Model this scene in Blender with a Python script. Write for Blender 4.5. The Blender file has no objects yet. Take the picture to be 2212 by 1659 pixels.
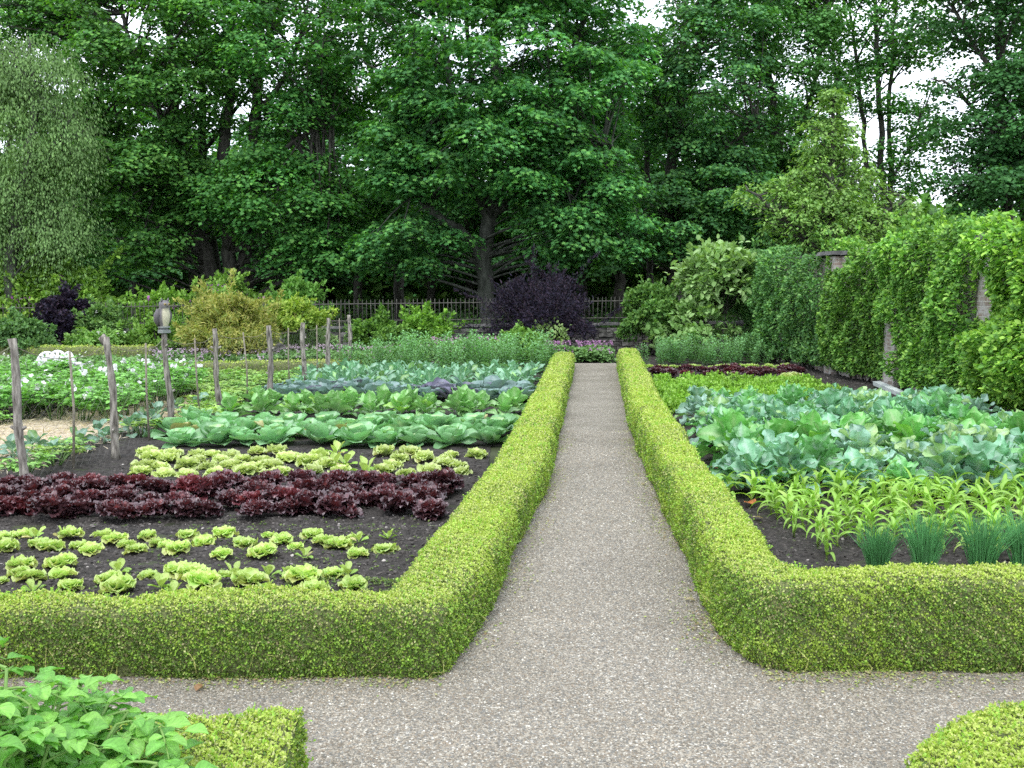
import bpy, math
import numpy as np
from math import radians, sin, cos, pi

scene = bpy.context.scene
COL = scene.collection
RG = np.random.default_rng(11)

# ------------------------------------------------------------------ camera model
H = 1.70
CX, CY, FP = 1106.0, 829.5, 2150.6
HOR = 632.0
PITCH = math.atan((CY - HOR) / FP)

def ray(u, v):
    up = -(v - CY)
    return np.array([u - CX, FP * cos(PITCH) + up * sin(PITCH), up * cos(PITCH) - FP * sin(PITCH)])

def G(u, v, z=0.0):
    r = ray(u, v); t = (z - H) / r[2]
    return np.array([r[0] * t, r[1] * t, z])

def D(u, v, Y):
    r = ray(u, v); t = Y / r[1]
    return np.array([r[0] * t, Y, H + r[2] * t])

def XU(u, Y):          # x of a picture column near the ground at depth Y
    return D(u, 800, Y)[0]

# ------------------------------------------------------------------ noise
def _h(i, j, k, s):
    n = (i * 73856093) ^ (j * 19349663) ^ (k * 83492791) ^ (s * 2654435761)
    n = (n ^ (n >> 13)) * 1274126177
    n = n & 0x7fffffff
    n = (n ^ (n >> 15)) & 0xffff
    return n / 65535.0

def vn(p, s=1.0, seed=0):
    p = np.asarray(p, float) / s
    i = np.floor(p).astype(np.int64); f = p - i
    f = f * f * (3 - 2 * f)
    r = 0
    for a in (0, 1):
        for b in (0, 1):
            for c in (0, 1):
                w = (f[..., 0] if a else 1 - f[..., 0]) * (f[..., 1] if b else 1 - f[..., 1]) * (f[..., 2] if c else 1 - f[..., 2])
                r = r + w * _h(i[..., 0] + a, i[..., 1] + b, i[..., 2] + c, seed)
    return r * 2 - 1

def nrm(a):
    return a / np.maximum(np.linalg.norm(a, axis=-1, keepdims=True), 1e-9)

# ------------------------------------------------------------------ mesh builder
class MB:
    def __init__(s):
        s.v = []; s.q = []; s.t = []; s.c = []; s.n = 0
    def add(s, V, Q=None, T=None, C=(1, 1, 1)):
        V = np.asarray(V, float).reshape(-1, 3)
        s.v.append(V)
        C = np.asarray(C, float)
        if C.ndim == 1: C = np.tile(C, (len(V), 1))
        s.c.append(C)
        if Q is not None and len(Q): s.q.append(np.asarray(Q, np.int64) + s.n)
        if T is not None and len(T): s.t.append(np.asarray(T, np.int64) + s.n)
        s.n += len(V)
        return s
    def merge(s, o, M=None, t=(0, 0, 0), k=1.0, cm=1.0):
        if not o.v: return s
        V = np.concatenate(o.v) * k
        if M is not None: V = V @ np.asarray(M).T
        V = V + np.asarray(t)
        base = s.n
        s.v.append(V); s.c.append(np.concatenate(o.c) * cm)
        for q in o.q: s.q.append(q + base)
        for q in o.t: s.t.append(q + base)
        s.n += len(V)
        return s
    def box(s, a, b, C=(1, 1, 1)):
        x0, y0, z0 = a; x1, y1, z1 = b
        V = [(x0,y0,z0),(x1,y0,z0),(x1,y1,z0),(x0,y1,z0),(x0,y0,z1),(x1,y0,z1),(x1,y1,z1),(x0,y1,z1)]
        return s.add(V, [(0,3,2,1),(4,5,6,7),(0,1,5,4),(1,2,6,5),(2,3,7,6),(3,0,4,7)], C=C)
    def tube(s, P, R, n=6, C=(1, 1, 1), cap=True, jit=0.0, rng=None):
        P = np.asarray(P, float); m = len(P)
        R = np.broadcast_to(np.asarray(R, float), (m,))
        T = nrm(np.gradient(P, axis=0))
        ref = np.array([0.31, 0.17, 0.93]) if abs(T[:, 2]).mean() < 0.8 else np.array([1.0, 0.1, 0.05])
        A = nrm(np.cross(T, ref)); B = np.cross(T, A)
        a = np.linspace(0, 2 * pi, n, endpoint=False)
        rr = R[:, None] * np.ones(n)
        if jit and rng is not None: rr = rr * (1 + rng.uniform(-jit, jit, rr.shape))
        V = P[:, None] + rr[..., None] * (np.cos(a)[None, :, None] * A[:, None] + np.sin(a)[None, :, None] * B[:, None])
        V = V.reshape(-1, 3)
        i = np.arange(m - 1)[:, None] * n; j = np.arange(n)[None]; k = (j + 1) % n
        Q = np.stack([i + j, i + k, i + n + k, i + n + j], -1).reshape(-1, 4)
        T3 = []
        if cap:
            V = np.concatenate([V, P[:1], P[-1:]])
            for a_ in range(n):
                b_ = (a_ + 1) % n
                T3.append((m * n, b_, a_)); T3.append((m * n + 1, (m - 1) * n + a_, (m - 1) * n + b_))
        return s.add(V, Q, T3, C)
    def build(s, name, mat, parent=None, loc=(0, 0, 0), smooth=True, rel=None):
        V = np.concatenate(s.v)
        if rel is not None: V = V - np.asarray(rel)
        Cc = np.concatenate(s.c)
        Q = np.concatenate(s.q) if s.q else np.zeros((0, 4), np.int64)
        T = np.concatenate(s.t) if s.t else np.zeros((0, 3), np.int64)
        me = bpy.data.meshes.new(name)
        me.vertices.add(len(V)); me.vertices.foreach_set('co', V.astype(np.float32).ravel())
        nl = Q.size + T.size
        me.loops.add(nl)
        me.loops.foreach_set('vertex_index', np.concatenate([Q.ravel(), T.ravel()]).astype(np.int32))
        me.polygons.add(len(Q) + len(T))
        ls = np.concatenate([np.arange(len(Q)) * 4, Q.size + np.arange(len(T)) * 3]).astype(np.int32)
        me.polygons.foreach_set('loop_start', ls)
        me.polygons.foreach_set('use_smooth', np.full(len(Q) + len(T), bool(smooth)))
        me.update(calc_edges=True)
        at = me.color_attributes.new('tint', 'FLOAT_COLOR', 'POINT')
        c4 = np.concatenate([Cc, np.ones((len(Cc), 1))], 1)
        at.data.foreach_set('color', c4.astype(np.float32).ravel())
        me.materials.append(mat)
        o = bpy.data.objects.new(name, me)
        COL.objects.link(o)
        o.location = loc if rel is None else rel
        if parent is not None:
            o.parent = parent
            if rel is not None: o.location = np.asarray(rel) - np.asarray(parent.location)
        return o

def tag(o, label, cat, group=None, kind=None):
    if label: o['label'] = label
    if cat: o['category'] = cat
    if group: o['group'] = group
    if kind: o['kind'] = kind
    return o

def empty(name, loc, label, cat, group=None, rz=0.0):
    o = bpy.data.objects.new(name, None); COL.objects.link(o)
    o.location = loc; o.rotation_euler = (0, 0, rz); o.empty_display_size = 0.1
    return tag(o, label, cat, group)

def copy_tree(root):
    c = root.copy(); COL.objects.link(c)
    for ch in [x for x in root.children]:
        d = ch.copy(); COL.objects.link(d); d.parent = c
        for g in [x for x in ch.children]:
            e = g.copy(); COL.objects.link(e); e.parent = d
    return c

ORD = ['first','second','third','fourth','fifth','sixth','seventh','eighth','ninth','tenth','eleventh','twelfth','thirteenth','fourteenth','fifteenth','sixteenth','seventeenth','eighteenth','nineteenth','twentieth']
def ordn(i):
    if i < 20: return ORD[i]
    t = {2: 'twenty', 3: 'thirty', 4: 'forty'}[(i + 1) // 10]
    r = (i + 1) % 10
    return {20:'twentieth',30:'thirtieth',40:'fortieth'}[i + 1] if r == 0 else t + '-' + ORD[r - 1]

# ------------------------------------------------------------------ materials
def newmat(name):
    m = bpy.data.materials.new(name); m.use_nodes = True
    nt = m.node_tree; nt.nodes.clear()
    return m, nt, nt.nodes, nt.links

def out(nt, sh):
    o = nt.nodes.new('ShaderNodeOutputMaterial'); nt.links.new(sh, o.inputs['Surface']); return o

def leafmat(name, trans=0.3, rough=0.5, spec=0.35, tcol=(1.25, 1.35, 0.5), var=0.12, bump=0.0, bscale=60):
    m, nt, N, L = newmat(name)
    a = N.new('ShaderNodeVertexColor'); a.layer_name = 'tint'
    oi = N.new('ShaderNodeObjectInfo')
    mr = N.new('ShaderNodeMapRange'); mr.inputs['To Min'].default_value = 1 - var; mr.inputs['To Max'].default_value = 1 + var
    L.new(oi.outputs['Random'], mr.inputs['Value'])
    hs = N.new('ShaderNodeHueSaturation'); L.new(a.outputs['Color'], hs.inputs['Color']); L.new(mr.outputs[0], hs.inputs['Value'])
    p = N.new('ShaderNodeBsdfPrincipled'); L.new(hs.outputs[0], p.inputs['Base Color'])
    p.inputs['Roughness'].default_value = rough; p.inputs['Specular IOR Level'].default_value = spec
    t = N.new('ShaderNodeBsdfTranslucent')
    mx = N.new('ShaderNodeMix'); mx.data_type = 'RGBA'; mx.blend_type = 'MULTIPLY'; mx.inputs[0].default_value = 1
    L.new(hs.outputs[0], mx.inputs[6]); mx.inputs[7].default_value = (*tcol, 1)
    L.new(mx.outputs[2], t.inputs['Color'])
    ms = N.new('ShaderNodeMixShader'); ms.inputs[0].default_value = trans
    L.new(p.outputs[0], ms.inputs[1]); L.new(t.outputs[0], ms.inputs[2])
    if bump:
        nz = N.new('ShaderNodeTexNoise'); nz.inputs['Scale'].default_value = bscale; nz.inputs['Detail'].default_value = 3
        tc = N.new('ShaderNodeTexCoord'); L.new(tc.outputs['Object'], nz.inputs['Vector'])
        b = N.new('ShaderNodeBump'); b.inputs['Strength'].default_value = bump; b.inputs['Distance'].default_value = 0.01
        L.new(nz.outputs[0], b.inputs['Height']); L.new(b.outputs[0], p.inputs['Normal'])
    out(nt, ms.outputs[0])
    return m

def noisemat(name, c1, c2, scale=8, rough=0.85, bump=0.4, bdist=0.02, detail=6, stretch=(1, 1, 1), tint=True, c3=None, spec=0.3, bscale=None):
    m, nt, N, L = newmat(name)
    tc = N.new('ShaderNodeTexCoord'); mp = N.new('ShaderNodeMapping'); mp.inputs['Scale'].default_value = stretch
    L.new(tc.outputs['Object'], mp.inputs['Vector'])
    nz = N.new('ShaderNodeTexNoise'); nz.inputs['Scale'].default_value = scale; nz.inputs['Detail'].default_value = detail
    L.new(mp.outputs[0], nz.inputs['Vector'])
    cr = N.new('ShaderNodeValToRGB'); L.new(nz.outputs[0], cr.inputs[0])
    cr.color_ramp.elements[0].position = 0.35; cr.color_ramp.elements[0].color = (*c1, 1)
    cr.color_ramp.elements[1].position = 0.65; cr.color_ramp.elements[1].color = (*c2, 1)
    if c3:
        e = cr.color_ramp.elements.new(0.75); e.color = (*c3, 1)
    p = N.new('ShaderNodeBsdfPrincipled'); p.inputs['Roughness'].default_value = rough; p.inputs['Specular IOR Level'].default_value = spec
    src = cr.outputs[0]
    if tint:
        a = N.new('ShaderNodeVertexColor'); a.layer_name = 'tint'
        mx = N.new('ShaderNodeMix'); mx.data_type = 'RGBA'; mx.blend_type = 'MULTIPLY'; mx.inputs[0].default_value = 1
        L.new(cr.outputs[0], mx.inputs[6]); L.new(a.outputs[0], mx.inputs[7]); src = mx.outputs[2]
    L.new(src, p.inputs['Base Color'])
    if bump:
        n2 = nz
        if bscale:
            n2 = N.new('ShaderNodeTexNoise'); n2.inputs['Scale'].default_value = bscale; n2.inputs['Detail'].default_value = 8
            L.new(mp.outputs[0], n2.inputs['Vector'])
        b = N.new('ShaderNodeBump'); b.inputs['Strength'].default_value = bump; b.inputs['Distance'].default_value = bdist
        L.new(n2.outputs[0], b.inputs['Height']); L.new(b.outputs[0], p.inputs['Normal'])
    out(nt, p.outputs[0])
    return m

def gravelmat():
    m, nt, N, L = newmat('gravel')
    tc = N.new('ShaderNodeTexCoord')
    vo = N.new('ShaderNodeTexVoronoi'); vo.inputs['Scale'].default_value = 120
    L.new(tc.outputs['Object'], vo.inputs['Vector'])
    sp = N.new('ShaderNodeSeparateColor'); L.new(vo.outputs['Color'], sp.inputs[0])
    cr = N.new('ShaderNodeValToRGB'); L.new(sp.outputs[0], cr.inputs[0])
    cr.color_ramp.interpolation = 'CONSTANT'
    cols = [(0, (.16,.145,.12)), (.15, (.27,.24,.20)), (.35, (.20,.195,.18)), (.52, (.34,.305,.25)), (.68, (.23,.19,.145)), (.80, (.42,.39,.34)), (.93, (.6,.58,.53))]
    el = cr.color_ramp.elements
    el[0].position = 0; el[0].color = (*cols[0][1], 1); el[1].position = cols[1][0]; el[1].color = (*cols[1][1], 1)
    for p_, c_ in cols[2:]:
        e = el.new(p_); e.color = (*c_, 1)
    nz = N.new('ShaderNodeTexNoise'); nz.inputs['Scale'].default_value = 1.3; nz.inputs['Detail'].default_value = 5
    L.new(tc.outputs['Object'], nz.inputs['Vector'])
    c2 = N.new('ShaderNodeValToRGB'); L.new(nz.outputs[0], c2.inputs[0])
    c2.color_ramp.elements[0].position = .35; c2.color_ramp.elements[0].color = (.80,.78,.73,1)
    c2.color_ramp.elements[1].position = .65; c2.color_ramp.elements[1].color = (1.03,1.01,.97,1)
    mx = N.new('ShaderNodeMix'); mx.data_type = 'RGBA'; mx.blend_type = 'MULTIPLY'; mx.inputs[0].default_value = 1
    L.new(cr.outputs[0], mx.inputs[6]); L.new(c2.outputs[0], mx.inputs[7])
    p = N.new('ShaderNodeBsdfPrincipled'); p.inputs['Roughness'].default_value = .6; p.inputs['Specular IOR Level'].default_value = .4
    L.new(mx.outputs[2], p.inputs['Base Color'])
    inv = N.new('ShaderNodeMath'); inv.operation = 'MULTIPLY'; inv.inputs[1].default_value = -1
    L.new(vo.outputs['Distance'], inv.inputs[0])
    b = N.new('ShaderNodeBump'); b.inputs['Strength'].default_value = 1.0; b.inputs['Distance'].default_value = .008
    L.new(inv.outputs[0], b.inputs['Height']); L.new(b.outputs[0], p.inputs['Normal'])
    out(nt, p.outputs[0])
    return m

def brickmat():
    m, nt, N, L = newmat('brickwork')
    tc = N.new('ShaderNodeTexCoord')
    sx = N.new('ShaderNodeSeparateXYZ'); L.new(tc.outputs['Object'], sx.inputs[0])
    ad = N.new('ShaderNodeMath'); ad.operation = 'ADD'; L.new(sx.outputs[0], ad.inputs[0]); L.new(sx.outputs[1], ad.inputs[1])
    cb = N.new('ShaderNodeCombineXYZ'); L.new(ad.outputs[0], cb.inputs[0]); L.new(sx.outputs[2], cb.inputs[1])
    br = N.new('ShaderNodeTexBrick'); L.new(cb.outputs[0], br.inputs['Vector'])
    br.inputs['Scale'].default_value = 1; br.inputs['Brick Width'].default_value = .22; br.inputs['Row Height'].default_value = .075
    br.inputs['Mortar Size'].default_value = .009; br.inputs['Color1'].default_value = (.27,.19,.15,1); br.inputs['Color2'].default_value = (.19,.15,.125,1)
    br.inputs['Mortar'].default_value = (.42,.39,.34,1); br.inputs['Bias'].default_value = 0
    nz = N.new('ShaderNodeTexNoise'); nz.inputs['Scale'].default_value = 5; nz.inputs['Detail'].default_value = 8; nz.inputs['Roughness'].default_value = .7
    L.new(tc.outputs['Object'], nz.inputs['Vector'])
    cr = N.new('ShaderNodeValToRGB'); L.new(nz.outputs[0], cr.inputs[0]); cr.color_ramp.elements[0].position = .40; cr.color_ramp.elements[1].position = .56
    mx = N.new('ShaderNodeMix'); mx.data_type = 'RGBA'; L.new(cr.outputs[0], mx.inputs[0]); L.new(br.outputs['Color'], mx.inputs[6]); mx.inputs[7].default_value = (.40,.38,.36,1)
    p = N.new('ShaderNodeBsdfPrincipled'); p.inputs['Roughness'].default_value = .9; L.new(mx.outputs[2], p.inputs['Base Color'])
    b = N.new('ShaderNodeBump'); b.inputs['Distance'].default_value = .01; b.inputs['Strength'].default_value = .8; b.invert = True
    L.new(br.outputs['Fac'], b.inputs['Height']); L.new(b.outputs[0], p.inputs['Normal'])
    out(nt, p.outputs[0]); return m

M_LEAF = leafmat('leaf_matt', trans=.28, rough=.55, spec=.3)
M_BOX = leafmat('box_leaf', trans=.30, rough=.5, spec=.35, var=0.02)
M_TREE = leafmat('tree_leaf', trans=.32, rough=.55, spec=.22, tcol=(1.3, 1.5, .35), var=.05)
M_WAX = leafmat('brassica_leaf', trans=.20, rough=.38, spec=.5, tcol=(1.0, 1.3, .6), bump=.6, bscale=45, var=.14)
M_LET = leafmat('lettuce_leaf', trans=.30, rough=.42, spec=.45, tcol=(1.15, 1.2, .55), bump=.7, bscale=60)
M_RED = leafmat('red_lettuce_leaf', trans=.15, rough=.26, spec=.9, tcol=(1.5, .8, .6), bump=.6, bscale=60, var=.3)
M_PET = leafmat('petal', trans=.3, rough=.6, tcol=(1, 1, 1))
M_CORE = noisemat('hedge_twigs', (.07,.09,.03), (.20,.22,.09), scale=70, bump=1.0, bdist=.02)
M_BARK = noisemat('bark', (.035,.032,.027), (.10,.095,.08), scale=6, stretch=(1.5,1.5,.4), bump=.7, bdist=.04)
M_GREYBARK = noisemat('grey_bark', (.035,.038,.03), (.11,.115,.095), scale=5, stretch=(1,1,.5), bump=.6, bdist=.03)
M_WOOD = noisemat('weathered_wood', (.07,.06,.05), (.36,.33,.29), scale=16, stretch=(2,2,.4), bump=1.0, bdist=.02)
M_CANE = noisemat('cane', (.15,.13,.10), (.27,.24,.19), scale=20, bump=.2)
M_GRAVEL = gravelmat()
M_STONE = noisemat('gravel_stone', (.85,.85,.85), (1.1,1.1,1.1), scale=80, bump=.2, bdist=.002, rough=.55, spec=.4)
M_SOIL = noisemat('soil', (.024,.021,.0185), (.064,.056,.050), scale=22, bump=1.0, bdist=.03, c3=(.09,.08,.071), bscale=60, rough=.9)
M_CLOD = noisemat('soil_clod', (.6,.6,.6), (1.2,1.2,1.2), scale=60, bump=.5, bdist=.005)
M_STRAW = noisemat('straw', (.30,.24,.17), (.55,.47,.36), scale=30, bump=.8, bdist=.02, stretch=(1,.3,1))
M_FLOOR = noisemat('wood_floor', (.02,.022,.012), (.05,.06,.025), scale=2, bump=.6, bdist=.1)
M_BRICK = brickmat()
M_RUBBLE = noisemat('rubble_stone', (.04,.04,.036), (.17,.165,.15), scale=5, stretch=(1,1,2.5), bump=1, bdist=.05)
M_COPE = noisemat('slate_coping', (.07,.07,.07), (.17,.165,.16), scale=7, bump=.5, bdist=.02)
M_IRON = noisemat('old_iron', (.055,.055,.048), (.13,.125,.105), scale=12, bump=.3)
M_WHITE = noisemat('white_plastic', (.72,.73,.74), (.82,.82,.82), scale=4, bump=0, rough=.4)
M_WIRE = noisemat('galvanised_wire', (.12,.12,.11), (.2,.19,.18), scale=4, bump=0, rough=.5)
M_OWL = noisemat('painted_owl', (.75,.75,.75), (1.15,1.15,1.15), scale=60, bump=.6, bdist=.006, rough=.6)
M_PALE = noisemat('pale_board', (.40,.44,.43), (.58,.62,.60), scale=6, bump=.1, rough=.5)

# ------------------------------------------------------------------ leaf templates & scatter
K4 = (np.array([(0,0,0),(.5,.36,.07),(1,0,-.06),(.5,-.36,.07)], float), np.array([[0,1,2,3]]), None)
KW = (np.array([(0,0,0),(.5,.52,.05),(1,0,-.12),(.5,-.52,.05)], float), np.array([[0,1,2,3]]), None)
KN = (np.array([(0,0,0),(.5,.14,.03),(1,0,-.1),(.5,-.14,.03)], float), np.array([[0,1,2,3]]), None)
L8 = (np.array([(0,0,0),(.28,.27,.07),(.68,.25,.04),(1,0,-.14),(.68,-.25,.04),(.28,-.27,.07),(.3,0,0),(.68,0,-.03)], float),
      np.array([(6,1,2,7),(5,6,7,4)]) , np.array([(0,1,6),(0,6,5),(7,2,3),(7,3,4)]))
# five-lobed sycamore leaf made of three kites
MP = (np.array([(0,0,0),(.38,.0,.03),(.62,.2,.0),(1,0,-.12),(.62,-.2,.0),(.30,.30,.02),(.72,.52,-.1),(.30,-.30,.02),(.72,-.52,-.1),(.0,.42,-.05),(.0,-.42,-.05)], float),
      np.array([(1,2,3,4),(1,5,6,2),(1,4,8,7),(0,9,5,1),(0,1,7,10)]), None)
DOME = (lambda n=6: (np.array([(cos(2*pi*i/n)*.5, sin(2*pi*i/n)*.5, 0) for i in range(n)] + [(.32*cos(2*pi*(i+.5)/3), .32*sin(2*pi*(i+.5)/3), .3) for i in range(3)], float),
        np.array([(0,1,6,8),(2,3,7,6),(4,5,8,7)]), np.array([(1,2,6),(3,4,7),(5,0,8),(6,7,8)])))()

def scatter(mb, pos, d, n, size, tm, col):
    tv, tq, tt = tm
    N = len(pos)
    if N == 0: return
    x = nrm(d); z = nrm(n - (n * x).sum(-1, keepdims=True) * x); y = np.cross(z, x)
    size = np.broadcast_to(np.asarray(size, float), (N,))[:, None, None]
    V = pos[:, None] + size * (tv[None, :, 0:1] * x[:, None] + tv[None, :, 1:2] * y[:, None] + tv[None, :, 2:3] * z[:, None])
    k = len(tv); off = (np.arange(N) * k)[:, None, None]
    Q = (tq[None] + off).reshape(-1, 4) if tq is not None else None
    T = (tt[None] + off).reshape(-1, 3) if tt is not None else None
    C = np.repeat(np.broadcast_to(col, (N, 3)), k, axis=0)
    mb.add(V.reshape(-1, 3), Q, T, C)

def pick(rng, cols, N, jit=.15, w=None):
    cols = np.asarray(cols, float)
    c = cols[rng.choice(len(cols), N, p=w)]
    return c * (1 + rng.uniform(-jit, jit, (N, 1)))

def rnd(rng, N, s=1.0):
    return rng.normal(0, s, (N, 3))

def tri_sample(V, Q, rng, dens):
    """random points on a quad mesh; dens(centre)->per m2"""
    T = np.concatenate([Q[:, [0, 1, 2]], Q[:, [0, 2, 3]]])
    a, b, c = V[T[:, 0]], V[T[:, 1]], V[T[:, 2]]
    cr = np.cross(b - a, c - a); ar = np.linalg.norm(cr, axis=1) / 2
    cen = (a + b + c) / 3
    w = ar * dens(cen)
    n = rng.poisson(w)
    idx = np.repeat(np.arange(len(T)), n)
    r1 = np.sqrt(rng.random(len(idx)))[:, None]; r2 = rng.random(len(idx))[:, None]
    P = (1 - r1) * a[idx] + r1 * (1 - r2) * b[idx] + r1 * r2 * c[idx]
    return P, nrm(cr)[idx]

# ------------------------------------------------------------------ ground
def sheet(name, xs, ys, zf, mat, kind='structure'):
    X, Y = np.meshgrid(xs, ys)
    V = np.stack([X, Y, zf(X, Y)], -1).reshape(-1, 3)
    n, m = len(xs), len(ys)
    i = np.arange(m - 1)[:, None] * n; j = np.arange(n - 1)[None]
    Q = np.stack([i + j, i + j + 1, i + n + j + 1, i + n + j], -1).reshape(-1, 4)
    mb = MB().add(V, Q); o = mb.build(name, mat); o['kind'] = kind
    return o

SL = 0.085        # path direction dx/dy
YE = 22.7
def _line(uv, z=0.0):
    P = np.array([G(u, v, z)[:2] for u, v in uv]); return P[np.argsort(P[:, 1])]
_L = _line([(1238, 795), (1174, 1071), (1100, 1222), (1037, 1363), (985, 1425), (962, 1462)])
_R = _line([(1335, 790), (1367, 950), (1437, 1114), (1494, 1241), (1531, 1349), (1560, 1395)])
def _ext(P, Y):
    Y = np.asarray(Y, float); return np.interp(Y, P[:, 1], P[:, 0])
PX0 = lambda Y: _ext(_L, Y)      # path edges
PX1 = lambda Y: _ext(_R, Y)
sheet('ground', [-220, -60, -20, -10, 0, 10, 20, 60, 220], [-60, -5, 0, 5, 10, 20, 28.9, 60, 400], lambda X, Y: X * 0 - .012, M_FLOOR)
def soilz(X, Y):
    p = np.stack([X, Y, X * 0], -1)
    return .012 + .010 * np.sin(Y * 2 * pi / .33 + 1.2 * vn(p, .8, 9)) + .014 * vn(p, .5, 3) + .012 * vn(p, .12, 4) + .008 * vn(p, .05, 5)
def soil_bed(name, x0, x1, y0, y1, step=.06):
    xs = np.arange(x0, x1, step); ys = np.arange(y0, y1, step)
    def z(X, Y):
        e = np.minimum(np.minimum(X - x0, x1 - X), np.minimum(Y - y0, y1 - Y))
        return soilz(X, Y) * np.clip(e / .2, 0, 1) - .006 + 0 * X
    return sheet(name, xs, ys, z, M_SOIL)
soil_bed('soil', -4.6, -.2, 4.55, 11, .045)
soil_bed('soil', -14, .9, 11, 28.8, .12)
soil_bed('soil', -14, -4.62, 5.0, 11, .12)
soil_bed('soil', 1.35, 8.3, 4.5, 11, .05)
soil_bed('soil', 1.7, 8.3, 11.0, 28.8, .12)
# gravel
def gravel_sheet():
    mb = MB()
    def strip(pts_l, pts_r, z):
        n = len(pts_l)
        V = np.array([(*p, z) for p in pts_l] + [(*p, z) for p in pts_r])
        Q = [(i, n + i, n + i + 1, i + 1) for i in range(n - 1)]
        mb.add(V, Q)
    ys = [4.5, 5, 6, 7.5, 9, 12, 15, YE]
    strip([(PX0(y) - .2, y) for y in ys], [(PX1(y) + .2, y) for y in ys], .030)
    strip([(-12, -1), (-12, 4.5)], [(12, -1), (12, 4.5)], .030)
    strip([(1.15, YE), (1.15, 23.6)], [(2.95, YE), (2.95, 23.6)], .030)
    o = mb.build('gravel_path', M_GRAVEL, smooth=False); o['kind'] = 'structure'
gravel_sheet()
GZ = .030

def stones():
    rng = np.random.default_rng(5); mb = MB()
    def area(x0, x1, y0, y1, dens, s0, s1, f=None):
        n = int((x1 - x0) * (y1 - y0) * dens)
        x = rng.uniform(x0, x1, n); y = rng.uniform(y0, y1, n)
        if f is not None:
            k = f(x, y); x, y = x[k], y[k]; n = len(x)
        P = np.stack([x, y, np.full(n, GZ - .001)], -1)
        a = rng.uniform(0, 2 * pi, n)
        d = np.stack([np.cos(a), np.sin(a), rng.normal(0, .12, n)], -1)
        nn = np.stack([rng.normal(0, .25, n), rng.normal(0, .25, n), np.ones(n)], -1)
        cols = [(.16,.145,.12),(.28,.25,.205),(.20,.195,.18),(.34,.305,.25),(.24,.195,.145),(.43,.40,.34),(.62,.60,.54)]
        c = pick(rng, cols, n, .15, [.18,.22,.21,.17,.13,.07,.02])
        c = c * (1 + .16 * vn(P, .7, 40) + .10 * vn(P, .18, 41))[:, None]
        c = c * .97 * np.array([1.0, .985, .95])
        scatter(mb, P, d, nn, rng.uniform(s0, s1, n), DOME, c)
    vis = lambda x, y: (np.abs(x) < .56 * y + .1)
    area(-2.8, 2.8, 2.3, 4.5, 9500, .0065, .0125, lambda x, y: vis(x, y))
    inp = lambda x, y: (x > PX0(y) - .1) & (x < PX1(y) + .1)
    area(-.4, 1.5, 4.5, 7, 7500, .007, .014, inp)
    area(-.1, 2.0, 7, 12, 2800, .009, .017, inp)
    o = mb.build('loose_gravel', M_STONE, smooth=False)
    tag(o, 'loose grey and buff pebbles covering the garden path', 'gravel', kind='stuff')
stones()

def clods():
    rng = np.random.default_rng(6); mb = MB()
    def area(x0, x1, y0, y1, dens, s0, s1):
        n = int((x1 - x0) * (y1 - y0) * dens)
        x = rng.uniform(x0, x1, n); y = rng.uniform(y0, y1, n)
        P = np.stack([x, y, soilz(x, y) - .009], -1)
        a = rng.uniform(0, 2 * pi, n)
        d = np.stack([np.cos(a), np.sin(a), rng.normal(0, .3, n)], -1)
        nn = np.stack([rng.normal(0, .4, n), rng.normal(0, .4, n), np.ones(n)], -1)
        c = pick(rng, [(.032,.028,.025),(.056,.049,.044),(.08,.071,.064),(.14,.125,.115),(.36,.33,.30)], n, .2, [.3,.36,.25,.075,.015])
        s = s0 + (s1 - s0) * rng.random(n) ** 3
        scatter(mb, P, d, nn, s, DOME, c)
    area(-3.9, -.3, 4.75, 7.4, 3000, .008, .035)
    area(-3.9, -.3, 7.4, 10.6, 900, .012, .04)
    area(1.5, 5.0, 4.9, 8.3, 1800, .008, .035)
    area(2.0, 3.0, 8.3, 17, 500, .012, .04)
    area(5.4, 7.0, 9, 22, 300, .015, .06)
    o = mb.build('soil_crumbs', M_CLOD, smooth=False)
    tag(o, 'dark crumbly soil clods on the vegetable beds', 'soil', kind='stuff')
    # weeds and seedlings
    mb = MB()
    def weeds(n, fx, fy, s):
        x = fx(n); y = fy(n)
        P = np.stack([x, y, soilz(x, y)], -1)
        P = np.repeat(P, 5, 0) + rnd(rng, n * 5, .006) * (1, 1, .2)
        d = rnd(rng, len(P), 1) * (1, 1, .2) + (0, 0, .5)
        scatter(mb, P, d, rnd(rng, len(P), .3) + (0, 0, 1), rng.uniform(.5, 1, len(P)) * s, K4, pick(rng, [(.14,.22,.05),(.22,.30,.08),(.10,.17,.05)], len(P)))
    weeds(500, lambda n: rng.uniform(-2.4, -.55, n), lambda n: rng.uniform(4.9, 7.3, n), .018)
    weeds(260, lambda n: rng.uniform(-1.3, -.5, n), lambda n: rng.normal(5.7, .06, n), .02)
    weeds(300, lambda n: rng.uniform(-3.6, -.5, n), lambda n: rng.uniform(4.9, 10.5, n), .02)
    weeds(300, lambda n: rng.uniform(1.6, 4, n), lambda n: rng.uniform(5, 9, n), .018)
    o = mb.build('weed_seedlings', M_LEAF, smooth=False)
    tag(o, 'tiny green weed seedlings dotted over the bare soil', 'weeds', kind='stuff')
clods()

# ------------------------------------------------------------------ box hedges
def fillet(poly, r0, n=5):
    poly = [np.array(p, float) for p in poly]
    outp = [poly[0]]
    for i in range(1, len(poly) - 1):
        a, b, c = poly[i - 1], poly[i], poly[i + 1]
        r = min(r0, .45 * np.linalg.norm(a - b), .45 * np.linalg.norm(c - b))
        d1 = (a - b) / np.linalg.norm(a - b); d2 = (c - b) / np.linalg.norm(c - b)
        p1 = b + d1 * r; p2 = b + d2 * r
        for t in np.linspace(0, 1, n):
            outp.append((1 - t) ** 2 * p1 + 2 * t * (1 - t) * b + t * t * p2)
    outp.append(poly[-1])
    return np.array(outp)

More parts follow.
